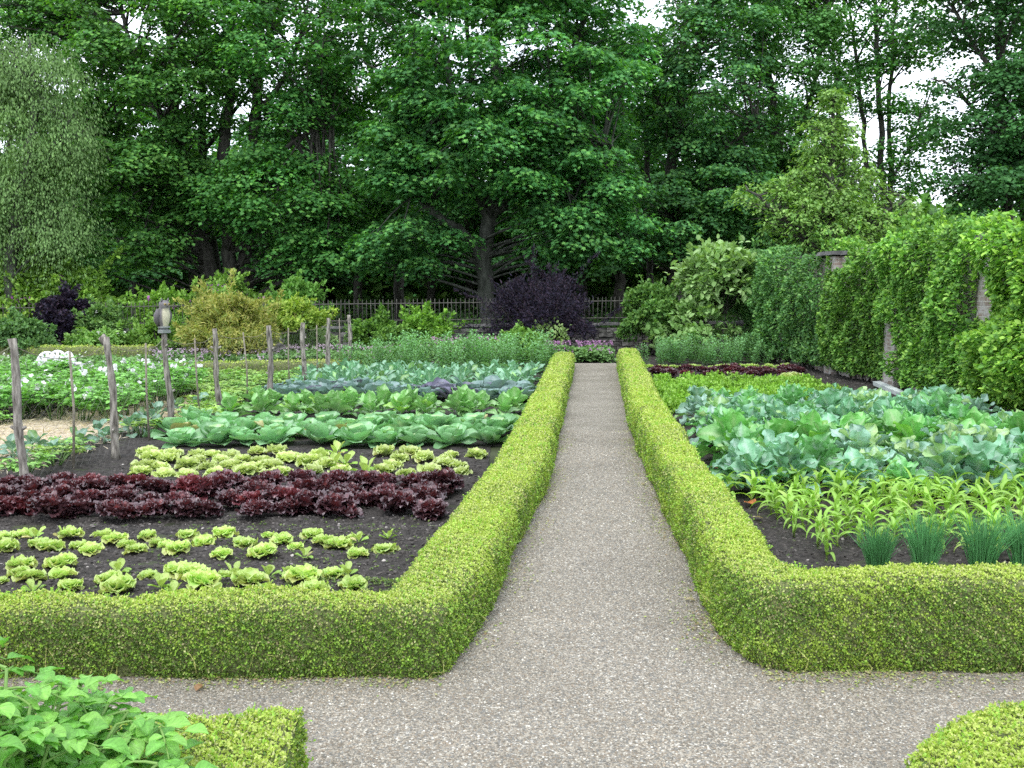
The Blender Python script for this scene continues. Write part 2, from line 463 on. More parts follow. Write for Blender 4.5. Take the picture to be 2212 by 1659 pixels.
def dense(pl, counts):
    res = []
    for i in range(len(pl) - 1):
        k = counts[i]
        for t in range(k): res.append(pl[i] + (pl[i + 1] - pl[i]) * t / k)
    res.append(pl[-1]); return np.array(res)

PROF = [(0.15,0),(.04,.09),(-.02,.25),(-.02,.55),(0.0,.80),(.04,.92),(.12,.985),(.3,1.0),(.5,1.005),(.7,1.0),(.88,.985),(.96,.92),(1.0,.80),(1.02,.55),(1.02,.25),(.96,.09),(.88,0)]

def hedge(name, label, outer, inner, hgt, r_o, r_i, seed, leafsize=.0118, dens=40000, ends=True, wob=.026, slope=0.0, cols=None, group='clipped box hedges edging the beds'):
    rng = np.random.default_rng(seed)
    A = fillet(outer, r_o); B = fillet(inner, r_i)
    # split both sides at the corner and resample each leg evenly, so that the cross sections stay square
    def legs(P):
        k = 1 + int(np.argmax([np.linalg.norm(P[i] - P[0]) > .001 and abs(np.cross(np.append(nrm(P[i] - P[i - 1]), 0), np.append(nrm(P[i + 1] - P[i]), 0))[2]) > .02 for i in range(1, len(P) - 1)])) if len(P) > 2 else None
        return k
    def resamp(P, n):
        d = np.concatenate([[0], np.cumsum(np.linalg.norm(np.diff(P, axis=0), axis=1))]); t = np.linspace(0, d[-1], n)
        return np.stack([np.interp(t, d, P[:, 0]), np.interp(t, d, P[:, 1])], -1)
    ka, kb = legs(A), legs(B)
    if ka is None: A = resamp(A, 60); B = resamp(B, 60)
    else:
        ya = A[min(ka + 1, len(A) - 2)]; n1 = max(6, int(np.linalg.norm(A[ka] - A[0]) / .10)); n2 = max(6, int(np.linalg.norm(A[-1] - A[ka]) / .10))
        A = np.concatenate([resamp(A[:ka + 1], n1)[:-1], resamp(A[ka:], n2)]); B = np.concatenate([resamp(B[:kb + 1], n1)[:-1], resamp(B[kb:], n2)])
    if ends:   # round both ends
        da = nrm(A[0] - A[1]); db = nrm(A[-1] - A[-2])
        ca, cb = (A[0] + B[0]) / 2, (A[-1] + B[-1]) / 2
        A = np.concatenate([[A[0] + da * .03 + (ca - A[0]) * .06], A, [A[-1] + db * .03 + (cb - A[-1]) * .06]])
        B = np.concatenate([[B[0] + da * .03 + (ca - B[0]) * .06], B, [B[-1] + db * .03 + (cb - B[-1]) * .06]])
    m = len(A); pf = np.array(PROF); k = len(pf)
    hh = hgt * (1 + .045 * vn(np.concatenate([A, A[:, :1] * 0], 1), .9, seed))
    V = np.zeros((m, k, 3))
    V[..., :2] = A[:, None] + (B - A)[:, None] * pf[None, :, 0:1]
    V[..., 2] = pf[None, :, 1] * hh[:, None]
    if ends:
        V[0, :, 2] *= .96; V[-1, :, 2] *= .96
    nv = V.reshape(-1, 3)
    cen = np.stack([(A + B)[:, 0] / 2, (A + B)[:, 1] / 2, hh * .5], -1)[:, None]
    dd = nrm(V - cen).reshape(-1, 3)
    nv = nv + dd * (wob * vn(nv, .35, seed + 1) + wob * .5 * vn(nv, .12, seed + 2))[:, None] * (nv[:, 2:] > .01)
    i = np.arange(m - 1)[:, None] * k; j = np.arange(k - 1)[None]
    Q = np.stack([i + j, i + j + 1, i + k + j + 1, i + k + j], -1).reshape(-1, 4)
    # end caps as fans of quads towards centre line
    capV = []; capQ = []
    for e in (0, m - 1):
        row = nv.reshape(m, k, 3)[e]; c = row[[0, -1]].mean(0) * .5 + row[k // 2] * .5
        base = m * k + len(capV); inner_ = c + (row - c) * .05
        capV += list(inner_)
        for t in range(k - 1):
            q = (e * k + t, e * k + t + 1, base + t + 1, base + t)
            capQ.append(q if e else q[::-1])
    VV = np.concatenate([nv, np.array(capV)]); QQ = np.concatenate([Q, np.array(capQ)])
    # make the normals face out
    loc = np.array([*(A.mean(0)), 0])
    root = empty(name, loc, label, 'hedge', group)
    MB().add(VV * 1.0 - 0.0, QQ).build('twigs', M_CORE, root, rel=loc)
    top = nv[:, 2].max()
    def df(c):
        dist = np.maximum(np.hypot(c[:, 0], c[:, 1]), 2.5)
        return dens * np.minimum(1, (5.2 / dist)) ** 1.55
    P, Nn = tri_sample(VV, QQ, rng, df)
    # orient normals outward using nearest centre line
    cl = (A + B) / 2
    step = max(1, len(cl) // 150); cl = cl[::step]
    idx = ((P[:, None, :2] - cl[None]) ** 2).sum(-1).argmin(1)
    tocen = P - np.concatenate([cl[idx], np.full((len(P), 1), hgt * .5)], 1)
    sg = np.sign((Nn * tocen).sum(1)); Nn = Nn * sg[:, None]
    N = len(P)
    dist = np.hypot(P[:, 0], P[:, 1])
    sc = np.maximum(1, dist / 5.2) ** .72
    P = P + Nn * rng.uniform(-.006, .013, (N, 1)) + Nn * (np.abs(vn(P, .06, seed + 5)) * .012)[:, None]
    P = P + Nn * (.007 * np.sin((P[:, 1] * 1.0 + P[:, 0] * .8 + P[:, 2] * .9) * 2 * pi / .085 + 2 * vn(P, .5, seed + 6)))[:, None]
    keep = (P[:, 2] > .004) & ~((vn(P, .13, seed + 11) < -.2 - P[:, 2] * 6) & (rng.random(N) < .9)) & ~((vn(P, .10, seed + 12) < -.5) & (rng.random(N) < .55)); P, Nn, sc = P[keep], Nn[keep], sc[keep]; N = len(P)
    d = Nn * .30 + rnd(rng, N, .7) + (0, 0, .15)
    n2 = Nn * 1.2 + rnd(rng, N, .5)
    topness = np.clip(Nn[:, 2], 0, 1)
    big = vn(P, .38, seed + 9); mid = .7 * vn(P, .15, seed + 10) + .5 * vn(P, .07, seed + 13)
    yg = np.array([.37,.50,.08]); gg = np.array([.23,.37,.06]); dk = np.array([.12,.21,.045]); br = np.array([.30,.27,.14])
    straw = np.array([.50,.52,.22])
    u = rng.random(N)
    yellowish = np.clip(.26 + .58 * topness + .62 * big + .72 * mid, .03, .95)  # yellow-green leaves likelier on upward faces than on the sides
    c = np.where((u < yellowish)[:, None], yg, np.where((rng.random(N) < .55)[:, None], gg, dk))
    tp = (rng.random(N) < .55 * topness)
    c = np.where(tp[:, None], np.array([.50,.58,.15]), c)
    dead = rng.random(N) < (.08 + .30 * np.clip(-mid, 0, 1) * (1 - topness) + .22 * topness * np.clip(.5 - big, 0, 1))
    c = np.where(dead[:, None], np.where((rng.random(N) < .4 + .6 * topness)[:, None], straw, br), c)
    c = c * (1 + rng.uniform(-.2, .2, (N, 1)))
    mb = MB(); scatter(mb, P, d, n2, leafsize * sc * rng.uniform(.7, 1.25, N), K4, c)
    # stray shoots standing out of the clipped faces
    pick_ = np.flatnonzero((rng.random(N) < .012) & (vn(P, .3, seed + 20) > -.2) & (P[:, 2] > .05))
    Ps = np.repeat(P[pick_], 5, 0); Ns = np.repeat(nrm(Nn[pick_] + rnd(rng, len(pick_), .35) + (0, 0, .25)), 5, 0)
    tt = np.tile(np.arange(5) / 4., len(pick_))[:, None] * np.repeat(rng.uniform(.008, .032, len(pick_)), 5)[:, None]
    scatter(mb, Ps + Ns * tt, Ns * .6 + rnd(rng, len(Ps), .6), Ns * .2 + rnd(rng, len(Ps), .4) + (0, 0, .5), leafsize * np.repeat(sc[pick_], 5) * 1.05, K4, pick(rng, [(.34,.54,.08),(.26,.46,.06)], len(Ps)))
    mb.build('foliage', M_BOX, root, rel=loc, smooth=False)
    st = MB(); per = np.concatenate([A, B[::-1]]); ins = np.concatenate([B, A[::-1]])
    near = np.flatnonzero(np.hypot(per[:, 0], per[:, 1]) < 9)
    for _ in range(len(near) * 2):
        j = int(rng.choice(near)); jn = min(j + 1, len(per) - 1); f = rng.random()
        p = per[j] * (1 - f) + per[jn] * f; w_ = ins[j] - per[j]; p = p + w_ * rng.uniform(.06, .16)
        q = p - w_ * rng.uniform(.0, .12) + rng.normal(0, .03, 2); q2 = p - w_ * .02 + rng.normal(0, .05, 2)
        st.tube([(*p, 0), (*((p + q) / 2 + rng.normal(0, .01, 2)), rng.uniform(.03, .06)), (*q, rng.uniform(.07, .13)), (*q2, rng.uniform(.12, .2))], [.004, .0035, .0025, .0015], 4, cap=False, C=np.array([3.2, 2.9, 2.4]) * rng.uniform(.6, 1.3))
    if st.v: st.build('stems', M_CORE, root, rel=loc)['kind'] = 'stuff'
    return root

dirv = np.array([SL, 1.0])
def px0(Y): return np.array([PX0(Y), Y])
def px1(Y): return np.array([PX1(Y), Y])
# left L
yfL = G(600, 1475)[1]
yfR = G(2000, 1466)[1]
def side(P, ws, far):      # path side and garden side of a hedge from its foot line
    o = [np.array(p) for p in P if p[1] < 21.5] + [np.array([_ext(P, far), far])]
    i = [p + np.array([np.interp(p[1], *ws), 0]) for p in o]
    return o, i
oL, iL = side(_L, ([4, 8, 20], [-.36, -.38, -.41]), 22.2)
oR, iR = side(_R, ([4, 8.5, 12.5, 20], [.30, .28, .36, .40]), 22.4)
iL = [p for p in iL if p[1] > yfL + .32]; iR = [p for p in iR if p[1] > yfR + .32]
hedge('box_hedge', 'long low box hedge left of the path, turning the corner at the lettuce bed',
      [(-9.0, yfL - .0), (G(950, 1482)[0], yfL - .02)] + oL[0:], [(-9.0, yfL + .20), (iL[0][0] - .05, yfL + .20)] + iL,
      .335, .05, .05, 21)
hedge('box_hedge', 'long taller box hedge right of the path, curving round the sweetcorn bed',
      [(9.0, yfR), (G(1640, 1466)[0], yfR)] + oR, [(9.0, yfR + .21), (iR[0][0] + .10, yfR + .21)] + iR,
      .435, .10, .08, 22)
# near left
a = G(655, 1655, .0)
e1 = G(640, 1545, .33)
hedge('box_hedge', 'short square end of a box hedge beside the potato plant at the lower left',
      [(-4.2, 3.18), (e1[0] - .03, 3.18)], [(-4.2, 2.55), (e1[0] + .02, 2.55)], .33, .1, .1, 23)
# near right
q1 = G(2212, 1520, .35); q2 = G(1960, 1655, .35)
hedge('box_hedge', 'corner of a pale topped box hedge cut off by the lower right edge',
      [(3.6, 3.60), (1.24, 3.20), (.96, 1.6)], [(3.6, 2.85), (1.75, 2.55), (1.45, 1.5)], .36, .60, .3, 24)
# back hedges on the left
hedge('box_hedge', 'thin clipped hedge behind the strawberry bed below the golden shrub',
      [(-6.9, 19.6), (-3.1, 20.2)], [(-6.9, 20.0), (-3.1, 20.6)], .30, .1, .1, 25, dens=9000)
hedge('box_hedge', 'thin dark clipped hedge behind the white garden chairs at far left',
      [(-14, 23.2), (-8.6, 23.6)], [(-14, 23.7), (-8.6, 24.1)], .42, .1, .1, 26, dens=9000)

# clippings on gravel along hedge feet
def litter():
    rng = np.random.default_rng(8); mb = MB()
    pts = []
    n = 2200
    y = rng.uniform(4.5, 12, n); pts.append(np.stack([PX0(y) + np.abs(rng.normal(0, .09, n)), y], -1))
    pts.append(np.stack([PX1(y) - np.abs(rng.normal(0, .09, n)), y], -1))
    x = rng.uniform(-3, -.3, 1500); pts.append(np.stack([x, yfL - np.abs(rng.normal(0, .08, 1500))], -1))
    x = rng.uniform(1.1, 3, 1500); pts.append(np.stack([x, yfR - np.abs(rng.normal(0, .08, 1500))], -1))
    t = rng.random(500) ** .7; pts.append(np.stack([1.0 + rng.normal(-.02, .07, 500) , 4.2 + t * 1.3], -1))
    P = np.concatenate(pts); P = np.concatenate([P, np.full((len(P), 1), GZ + .008)], 1)
    k = vn(P, .25, 4) + rng.normal(0, .3, len(P)) > -.15; P = P[k]
    N = len(P)
    d = rnd(rng, N) * (1, 1, .15); nn = rnd(rng, N, .3) + (0, 0, 1)
    scatter(mb, P, d, nn, rng.uniform(.008, .02, N), K4, pick(rng, [(.30,.36,.10),(.42,.42,.2),(.2,.28,.08),(.3,.22,.13)], N))
    o = mb.build('hedge_clippings', M_LEAF, smooth=False)
    tag(o, 'pale green hedge clippings strewn along the gravel edges', 'clippings', kind='stuff')
litter()

# ------------------------------------------------------------------ curved leaves for crops
def blade(L, W, e0, e1, shape='ovate', nl=6, nw=4, cup=.25, ruf=0.0, rfreq=5, rng=None, col=(.1,.2,.05), rib=None, petiole=0.0, tipw=0.0, edge=None, twist=0.0, lobed=0.0, vein=0.0):
    """leaf leaving the origin along +x, elevation e0 at the base bending to e1 at the tip"""
    t = np.linspace(0, 1, nl + 1); e = e0 + (e1 - e0) * t
    dx = np.cos(e) * L / nl; dz = np.sin(e) * L / nl
    x = np.concatenate([[0], np.cumsum((dx[1:] + dx[:-1]) / 2)]); z = np.concatenate([[0], np.cumsum((dz[1:] + dz[:-1]) / 2)])
    tt = np.clip((t - petiole) / (1 - petiole + 1e-6), 0, 1)
    if shape == 'ovate': w = np.sin(pi * tt ** .75) ** .8
    elif shape == 'round': w = np.sqrt(np.clip(1 - (2 * tt - 1.0) ** 2 * .99, 0, 1)) * (.55 + .45 * tt ** .5)
    elif shape == 'fan': w = np.clip(tt * 1.6, 0, 1) ** .6 * np.sqrt(np.clip(1 - tt ** 5 * .85, 0, 1)) 
    elif shape == 'strap': w = np.clip(tt * 6, .3, 1) * (1 - tt ** 2.2)
    w = np.maximum(w, 0.03 if petiole == 0 else 0.05) * W / 2
    if lobed: w = w * (1 + lobed * np.sin(t * 23 + (rng.uniform(0, 6) if rng else 0)))
    s = np.linspace(-1, 1, nw + 1)
    nx = -np.sin(e); nz = np.cos(e)
    X = np.zeros((nl + 1, nw + 1, 3))
    lift = cup * (s[None] ** 2) * w[:, None]
    ph = rng.uniform(0, 6.28, 2) if rng is not None else (0, 1)
    rf = ruf * (np.abs(s[None]) ** 2) * W * np.sin(t[:, None] * rfreq * 2 * pi + ph[0] + s[None] * 1.2) * np.clip(tt * 3, 0, 1)[:, None]
    rf = rf + ruf * W * .5 * (t[:, None] ** 3) * np.sin(s[None] * rfreq * 2.1 + ph[1])
    tw = twist * t[:, None]
    yy = s[None] * w[:, None]
    up = lift + rf
    Y2 = yy * np.cos(tw) - up * np.sin(tw); U2 = yy * np.sin(tw) + up * np.cos(tw)
    X[..., 0] = x[:, None] + nx[:, None] * U2; X[..., 1] = Y2; X[..., 2] = z[:, None] + nz[:, None] * U2
    C = np.zeros((nl + 1, nw + 1, 3)) + np.asarray(col)
    if edge is not None:
        k = (np.abs(s[None]) ** 2.0 * .8 + t[:, None] ** 4 * .6).clip(0, 1)[..., None]; C = C * (1 - k) + np.asarray(edge) * k
    if rib is not None:
        k = (np.exp(-(s[None] / .22) ** 2) * (1 - t[:, None] ** 2 * .6))[..., None]; C = C * (1 - k) + np.asarray(rib) * k
    if vein:
        C = C * (1 - vein * np.clip(np.cos((t[:, None] * 6 - np.abs(s[None]) * 1.5) * 2 * pi), 0, 1)[..., None] ** 2)
    i = np.arange(nl)[:, None] * (nw + 1); j = np.arange(nw)[None]
    Q = np.stack([i + j, i + j + 1, i + nw + 2 + j, i + nw + 1 + j], -1).reshape(-1, 4)
    return MB().add(X.reshape(-1, 3), Q, None, C.reshape(-1, 3))

def RZ(a): return np.array([[cos(a), -sin(a), 0], [sin(a), cos(a), 0], [0, 0, 1]])

def rosette(rng, layers, **kw):
    """layers: (n, L, W, e0, e1, col)"""
    mb = MB(); ga = rng.uniform(0, 6)
    for (n, L, W, e0, e1, col) in layers:
        for i in range(n):
            ga += 2.39996 + rng.normal(0, .15)
            c = np.array(col) * (1 + rng.uniform(-.14, .14))
            if e0 < .6 and c[1] > .2 and rng.random() < .18: c = np.array([.55, .50, .22])
            b = blade(L * rng.uniform(.85, 1.15), W * rng.uniform(.85, 1.15), e0 + rng.normal(0, .12), e1 + rng.normal(0, .2), col=c, rng=rng, twist=rng.normal(0, .25), **kw)
            mb.merge(b, RZ(ga), (cos(ga) * .008, sin(ga) * .008, .004))
    return mb

def lettuce_mesh(seed, s=1.0):
    rng = np.random.default_rng(seed)
    yg = (.27,.54,.09); pl = (.36,.64,.15); lt = (.54,.70,.26)
    mb = rosette(rng, [(6, .085*s, .10*s, .55, -.35, (.52,.50,.20)), (7, .085*s, .10*s, .85, -.1, yg), (6, .075*s, .09*s, 1.15, .1, pl), (5, .065*s, .075*s, 1.45, .6, lt), (3, .05*s, .06*s, 1.6, 1.5, lt)],
                 shape='fan', nl=7, nw=8, cup=.5, ruf=.10, rfreq=2.2, edge=(.56,.68,.24))
    return mb

def young_lettuce_mesh(seed):
    rng = np.random.default_rng(seed)
    return rosette(rng, [(4, .07, .045, .5, .1, (.30,.50,.085)), (3, .08, .05, 1.2, .8, (.42,.55,.16))], shape='fan', nl=6, nw=4, cup=.4, ruf=.05, rfreq=2, petiole=.2)

def pale_lettuce_mesh(seed):
    rng = np.random.default_rng(seed)
    return rosette(rng, [(6, .13, .13, .5, -.2, (.36,.50,.12)), (7, .13, .13, .9, .0, (.46,.60,.18)), (7, .12, .12, 1.2, .2, (.54,.66,.26)), (5, .10, .10, 1.5, .9, (.60,.68,.32))],
                   shape='fan', nl=7, nw=8, cup=.5, ruf=.10, rfreq=2.2, edge=(.60,.68,.32))

def red_lettuce_mesh(seed):
    rng = np.random.default_rng(seed); rr = 1.7 if seed % 5 == 0 else 1.0
    mb = MB()
    for k in range(6):       # several frilly heads merge in one plant
        a = rng.uniform(0, 6.28); r = 0 if k == 0 else rng.uniform(.03, .09)
        lay = [(5, .14, .10, .7, -.1, (.045*rr,.022,.026)), (6, .14, .10, 1.05, .1, (.075*rr,.026,.028)), (5, .13, .09, 1.35, .5, (.14,.028,.03)), (3, .12, .08, 1.55, 1.2, (.22,.04,.035))]
        sub = rosette(rng, lay, shape='fan', nl=7, nw=8, cup=.2, ruf=.16, rfreq=2.6, edge=(.09*rr,.045,.055))
        mb.merge(sub, RZ(a), (r * cos(a), r * sin(a), rng.uniform(0, .05)), rng.uniform(.75, 1))
    return mb

def cabbage_parts(seed, col=(.22,.42,.20), rib=(.46,.60,.42), head=(.36,.55,.25), s=1.0, upright=.0):
    rng = np.random.default_rng(seed)
    c2 = tuple(np.array(col) * 1.15)
    o = rosette(rng, [(6, .30*s, .25*s, .35 + upright, .1 + upright, col), (6, .27*s, .25*s, .8 + upright * .6, .7, c2), (5, .23*s, .23*s, 1.15, 1.0, c2)],
                shape='round', nl=9, nw=8, cup=.35, ruf=.05, rfreq=1.6, rib=rib)
    h = MB()
    n, m = 12, 8
    th = np.linspace(0, 2 * pi, n, endpoint=False); ph = np.linspace(.02, pi * .62, m)
    Vv = np.array([(sin(p) * cos(t) * .085 * s, sin(p) * sin(t) * .085 * s, .115 * s + cos(p) * .08 * s) for p in ph for t in th])
    Vv += (vn(Vv, .05, seed) * .004)[:, None]
    Q = [(i * n + j, i * n + (j + 1) % n, (i + 1) * n + (j + 1) % n, (i + 1) * n + j) for i in range(m - 1) for j in range(n)]
    h.add(Vv, [q[::-1] for q in Q], None, head)
    for k in range(4):
        h.merge(blade(.17*s, .19*s, 1.75, 2.6 + rng.normal(0, .2), shape='round', nl=6, nw=6, cup=-.3, ruf=.03, rng=rng, col=head, rib=rib), RZ(k * 1.57 + rng.normal(0, .2)), (-.0, 0, .07 * s))
    return o, h

def tallbrassica_mesh(seed, col, rib, Hh=.45, n=15, ruf=.07, W=.17, lobed=.0, petiole=.28):
    rng = np.random.default_rng(seed); mb = MB(); ga = 0
    mb.tube([(0, 0, 0), (.005, 0, Hh * .25), (0, .004, Hh * .5)], [.016, .016, .01], 6, C=(.18,.28,.16))
    for i in range(n):
        f = i / (n - 1); ga += 2.4 + rng.normal(0, .2)
        L = Hh * (.95 - .25 * f) * rng.uniform(.85, 1.15); e0 = .55 + .85 * f + rng.normal(0, .12); e1 = -.75 + 1.6 * f + rng.normal(0, .3)
        c = np.array(col) * (1 + rng.uniform(-.2, .2))
        if rng.random() < .12: c = c * (1.25, 1.15, .6)
        b = blade(L, W * rng.uniform(.85, 1.2), e0, e1, shape='ovate', nl=14, nw=8, cup=.22, ruf=ruf, rfreq=2.6, rng=rng, col=c, rib=rib, petiole=petiole, twist=rng.normal(0, .5), lobed=lobed)
        mb.merge(b, RZ(ga), (0, 0, Hh * (.08 + .42 * f)))
    return mb

def corn_parts(seed):
    rng = np.random.default_rng(seed)
    st = MB().tube([(0,0,0),(.004,.003,.08),(0,.005,.17)], [.009,.008,.006], 6, C=(.30,.40,.12))
    mb = MB(); a = rng.uniform(0, 6)
    for i in range(11):
        f = i / 10; a += pi + rng.normal(0, .55)
        L = rng.uniform(.17, .27) * (1 - .2 * f)
        c = np.array([.28,.51,.075]) * (1 + rng.uniform(-.2, .25)); 
        if rng.random() < .14: c = np.array([.42,.54,.14])
        b = blade(L, rng.uniform(.028, .042), 1.2 + .3 * f + rng.normal(0, .1), -1.2 + rng.normal(0, .5) + .8 * f, shape='strap', nl=11, nw=2, cup=.35, ruf=.02, rng=rng, col=c, rib=(.34,.54,.13), twist=rng.normal(0, .7))
        mb.merge(b, RZ(a), (0, 0, .03 + .14 * f))
    return st, mb

def chive_mesh(seed, n=230):
    rng = np.random.default_rng(seed); mb = MB()
    for i in range(n):
        a = rng.uniform(0, 6.28); r = .045 * math.sqrt(rng.random())
        L = rng.uniform(.17, .30); lean = r * 4.0 + rng.normal(0, .12)
        p0 = np.array([r * cos(a), r * sin(a) , 0]); d = np.array([cos(a) * lean, sin(a) * lean, 1]); d = d / np.linalg.norm(d)
        p1 = p0 + d * L * .5; p2 = p0 + d * L + np.array([cos(a), sin(a), 0]) * rng.uniform(0, .06) - np.array([0, 0, rng.uniform(0, .02)])
        mb.tube([p0, p1, p2], [.0022, .002, .0006], 3, C=np.array([.13,.37,.13]) * rng.uniform(.75, 1.3), cap=False)
    return mb

def bean_mesh(seed, Hh=.8, col=(.17,.36,.14), n=13, ls=.085):
    rng = np.random.default_rng(seed); mb = MB()
    for k in range(4):
        a = rng.uniform(0, 6.28); b = np.array([.10 * cos(a), .10 * sin(a), 0]); top = b + (rng.normal(0, .15), rng.normal(0, .15), Hh * rng.uniform(.85, 1.05))
        P = [b, (b + top) / 2 + rng.normal(0, .01, 3), top]
        mb.tube(P, [.007, .006, .004], 4, C=(.16,.26,.12))
        for i in range(n):
            f = (i + .7) / n
            p = b + (top - b) * f
            m = 5
            ang = rng.uniform(0, 6.28) + np.arange(m) * 1.3
            d = np.stack([np.cos(ang), np.sin(ang), np.full(m, .35 + .5 * f)], -1)
            pos = p + d * rng.uniform(.01, .10, (m, 1))
            scatter(mb, pos, d, np.stack([-np.cos(ang) * .4, -np.sin(ang) * .4, np.ones(m)], -1) + rnd(rng, m, .25), ls * rng.uniform(.75, 1.2, m) * (1 - .25 * f), L8, pick(rng, [col, np.array(col) * 1.25, np.array(col) * (.75)], m))
    return mb

def potato_parts(seed, Hh=.42, R=.28, col=(.18,.40,.09), ls=.075, nst=7, flowers=2, tm=L8, nl=7):
    rng = np.random.default_rng(seed); st = MB(); mb = MB(); fl = MB()
    for k in range(nst):
        a = rng.uniform(0, 6.28); r = R * rng.uniform(.15, 1)
        b = np.array([.05 * cos(a), .05 * sin(a), 0]); top = np.array([r * cos(a), r * sin(a), Hh * (1 - .25 * (r / R) ** 2) * rng.uniform(.85, 1.05)])
        mid = (b + top) / 2 + (0, 0, Hh * .12)
        st.tube([b, mid, top], [.008, .007, .004], 4, C=(.14,.24,.08))
        for i in range(nl):
            f = .35 + .65 * (i + 1) / nl
            p = b * (1 - f) ** 2 + 2 * f * (1 - f) * mid + f * f * top if f < 1 else top
            aa = a + rng.normal(0, 1.2); dl = np.array([cos(aa), sin(aa), .25])
            rachis = rng.uniform(.10, .17)
            q = []; dd = []
            for s_ in (.35, .65):
                for sd in (-1, 1):
                    q.append(p + dl * rachis * s_); dd.append(dl * .5 + sd * np.array([-sin(aa), cos(aa), 0]))
            q.append(p + dl * rachis * .85); dd.append(dl + (0, 0, -.3))
            q = np.array(q); dd = np.array(dd)
            st.tube([p, p + dl * rachis * .5, p + dl * rachis * .9 ], [.003, .0025, .0015], 3, C=(.16,.28,.08), cap=False)
            scatter(mb, q, dd, np.array([[0, 0, 1.0]]) + rnd(rng, len(q), .3), ls * rng.uniform(.8, 1.2, len(q)), tm, pick(rng, [col, np.array(col) * 1.3, np.array(col) * .8], len(q)))
        if flowers and k < flowers:
            for _ in range(3):
                pp = top + rng.normal(0, .03, 3) + (0, 0, .06)
                an = np.arange(5) * 1.2566
                ax = nrm(rng.normal(0, 1, 3)); bx = nrm(np.cross(ax, nrm(rng.normal(0, 1, 3))))
                scatter(fl, np.tile(pp, (5, 1)), np.cos(an)[:, None] * ax + np.sin(an)[:, None] * bx, np.tile(np.cross(ax, bx), (5, 1)), .034, KW, (.80,.78,.80))
    return st, mb, fl

# ------------------------------------------------------------------ prototypes and placing
USED = {}
def proto(kind, k, maker):
    key = (kind, k)
    if key not in USED:
        USED[key] = [maker(k), False]
    ent = USED[key]
    if not ent[1]:
        ent[1] = True; return ent[0]
    return copy_tree(ent[0])

def on_straw(x, y):
    u = CX + x / y * FP * 1.0; v = HOR + H * FP / y
    return -200 < u < 430 and (922 - .155 * u) < v < (1030 - .30 * u)

def put(kind, nvar, maker, x, y, label, cat, group, rng, s=1.0, z=None, tilt=.06):
    if kind == 'strb' and on_straw(x, y): return None
    o = proto(kind, int(rng.integers(nvar)), maker)
    zz = float(soilz(np.array(x), np.array(y))) - .008 if z is None else z
    o.location = (x, y, zz)
    o.rotation_euler = (rng.normal(0, tilt), rng.normal(0, tilt), rng.uniform(0, 6.28))
    k = s * (rng.uniform(.72, 1.2) if kind == 'bean' else rng.uniform(.9, 1.1) if kind not in ('let', 'pale', 'red', 'broc', 'cab') else rng.uniform(.78, 1.16)); o.scale = (k, k, k * rng.uniform(.92, 1.08))
    return tag(o, label, cat, group)

def single(name, mf, mat):
    def mk(k):
        return mf(k).build(name, mat, smooth=True)
    return mk

def multi(name, parts_f, mats):
    def mk(k):
        root = bpy.data.objects.new(name, None); COL.objects.link(root)
        for (pn, mb), mt in zip(parts_f(k), mats):
            if mb.v: mb.build(pn, mt, root)
        return root
    return mk

mk_let = single('lettuce', lambda k: lettuce_mesh(100 + k), M_LET)
mk_young = single('young_lettuce', lambda k: young_lettuce_mesh(120 + k), M_LET)
mk_pale = single('pale_lettuce', lambda k: pale_lettuce_mesh(140 + k), M_LET)
mk_red = single('red_lettuce', lambda k: red_lettuce_mesh(160 + k), M_RED)
mk_cab = multi('cabbage', lambda k: list(zip(('outer_leaves', 'heart'), cabbage_parts(180 + k))), (M_WAX, M_WAX))
mk_pcab = multi('red_cabbage', lambda k: list(zip(('outer_leaves', 'heart'), cabbage_parts(200 + k, col=((.19,.29,.27) if k % 4 else (.15,.14,.21)), rib=(.28,.32,.34), head=(.12,.12,.17), s=1.1, upright=.3))), (M_WAX, M_WAX))
mk_kale = single('cauliflower_plant', lambda k: tallbrassica_mesh(220 + k, (.23,.44,.15), (.46,.60,.36), .38, 13, .06, .21, 0, .15), M_WAX)
mk_blue = single('sprout_plant', lambda k: tallbrassica_mesh(240 + k, (.20,.39,.24), (.42,.56,.44), .42, 16, .07, .14), M_WAX)
def broc(k):
    col = [(.25,.45,.32), (.21,.43,.26), (.29,.46,.37), (.20,.47,.17)][k % 4]
    return tallbrassica_mesh(260 + k, col, (.50,.63,.54), .39, 22, .13, .17, lobed=.10 if k % 4 != 3 else .02)
mk_broc = single('broccoli_plant', broc, M_WAX)
mk_caul = single('cauliflower_plant', lambda k: tallbrassica_mesh(280 + k, (.18,.43,.12), (.42,.58,.30), .46, 15, .06, .24, petiole=.15), M_WAX)
mk_corn = multi('sweetcorn_plant', lambda k: list(zip(('stalk', 'leaves'), corn_parts(300 + k))), (M_LEAF, M_LEAF))
mk_chive = single('chive_clump', lambda k: chive_mesh(320 + k), M_LEAF)
mk_bean = single('broad_bean_plant', lambda k: bean_mesh(340 + k), M_LEAF)
mk_pot = multi('potato_plant', lambda k: list(zip(('stems', 'leaves', 'flowers'), potato_parts(360 + k, flowers=(2 if k < 3 else 0)))), (M_LEAF, M_LEAF, M_PET))

def straw_parts(k):
    st, lf, fl = potato_parts(400 + k, Hh=.17, R=.20, col=(.30,.46,.12) if k % 2 else (.20,.38,.09), ls=.07, nst=10, flowers=0, nl=2)
    return [('stems', st), ('leaves', lf)]
mk_strb = multi('strawberry_plant', straw_parts, (M_LEAF, M_LEAF))
mk_ykale = single('young_cabbage', lambda k: tallbrassica_mesh(420 + k, (.15,.27,.19), (.32,.42,.34), .26, 8, .06, .13), M_WAX)

def z7(x, y): return x * .4688, 950.4 + y * .4688
def z8(x, y): return 1175 + x * .4688, 950.4 + y * .4688

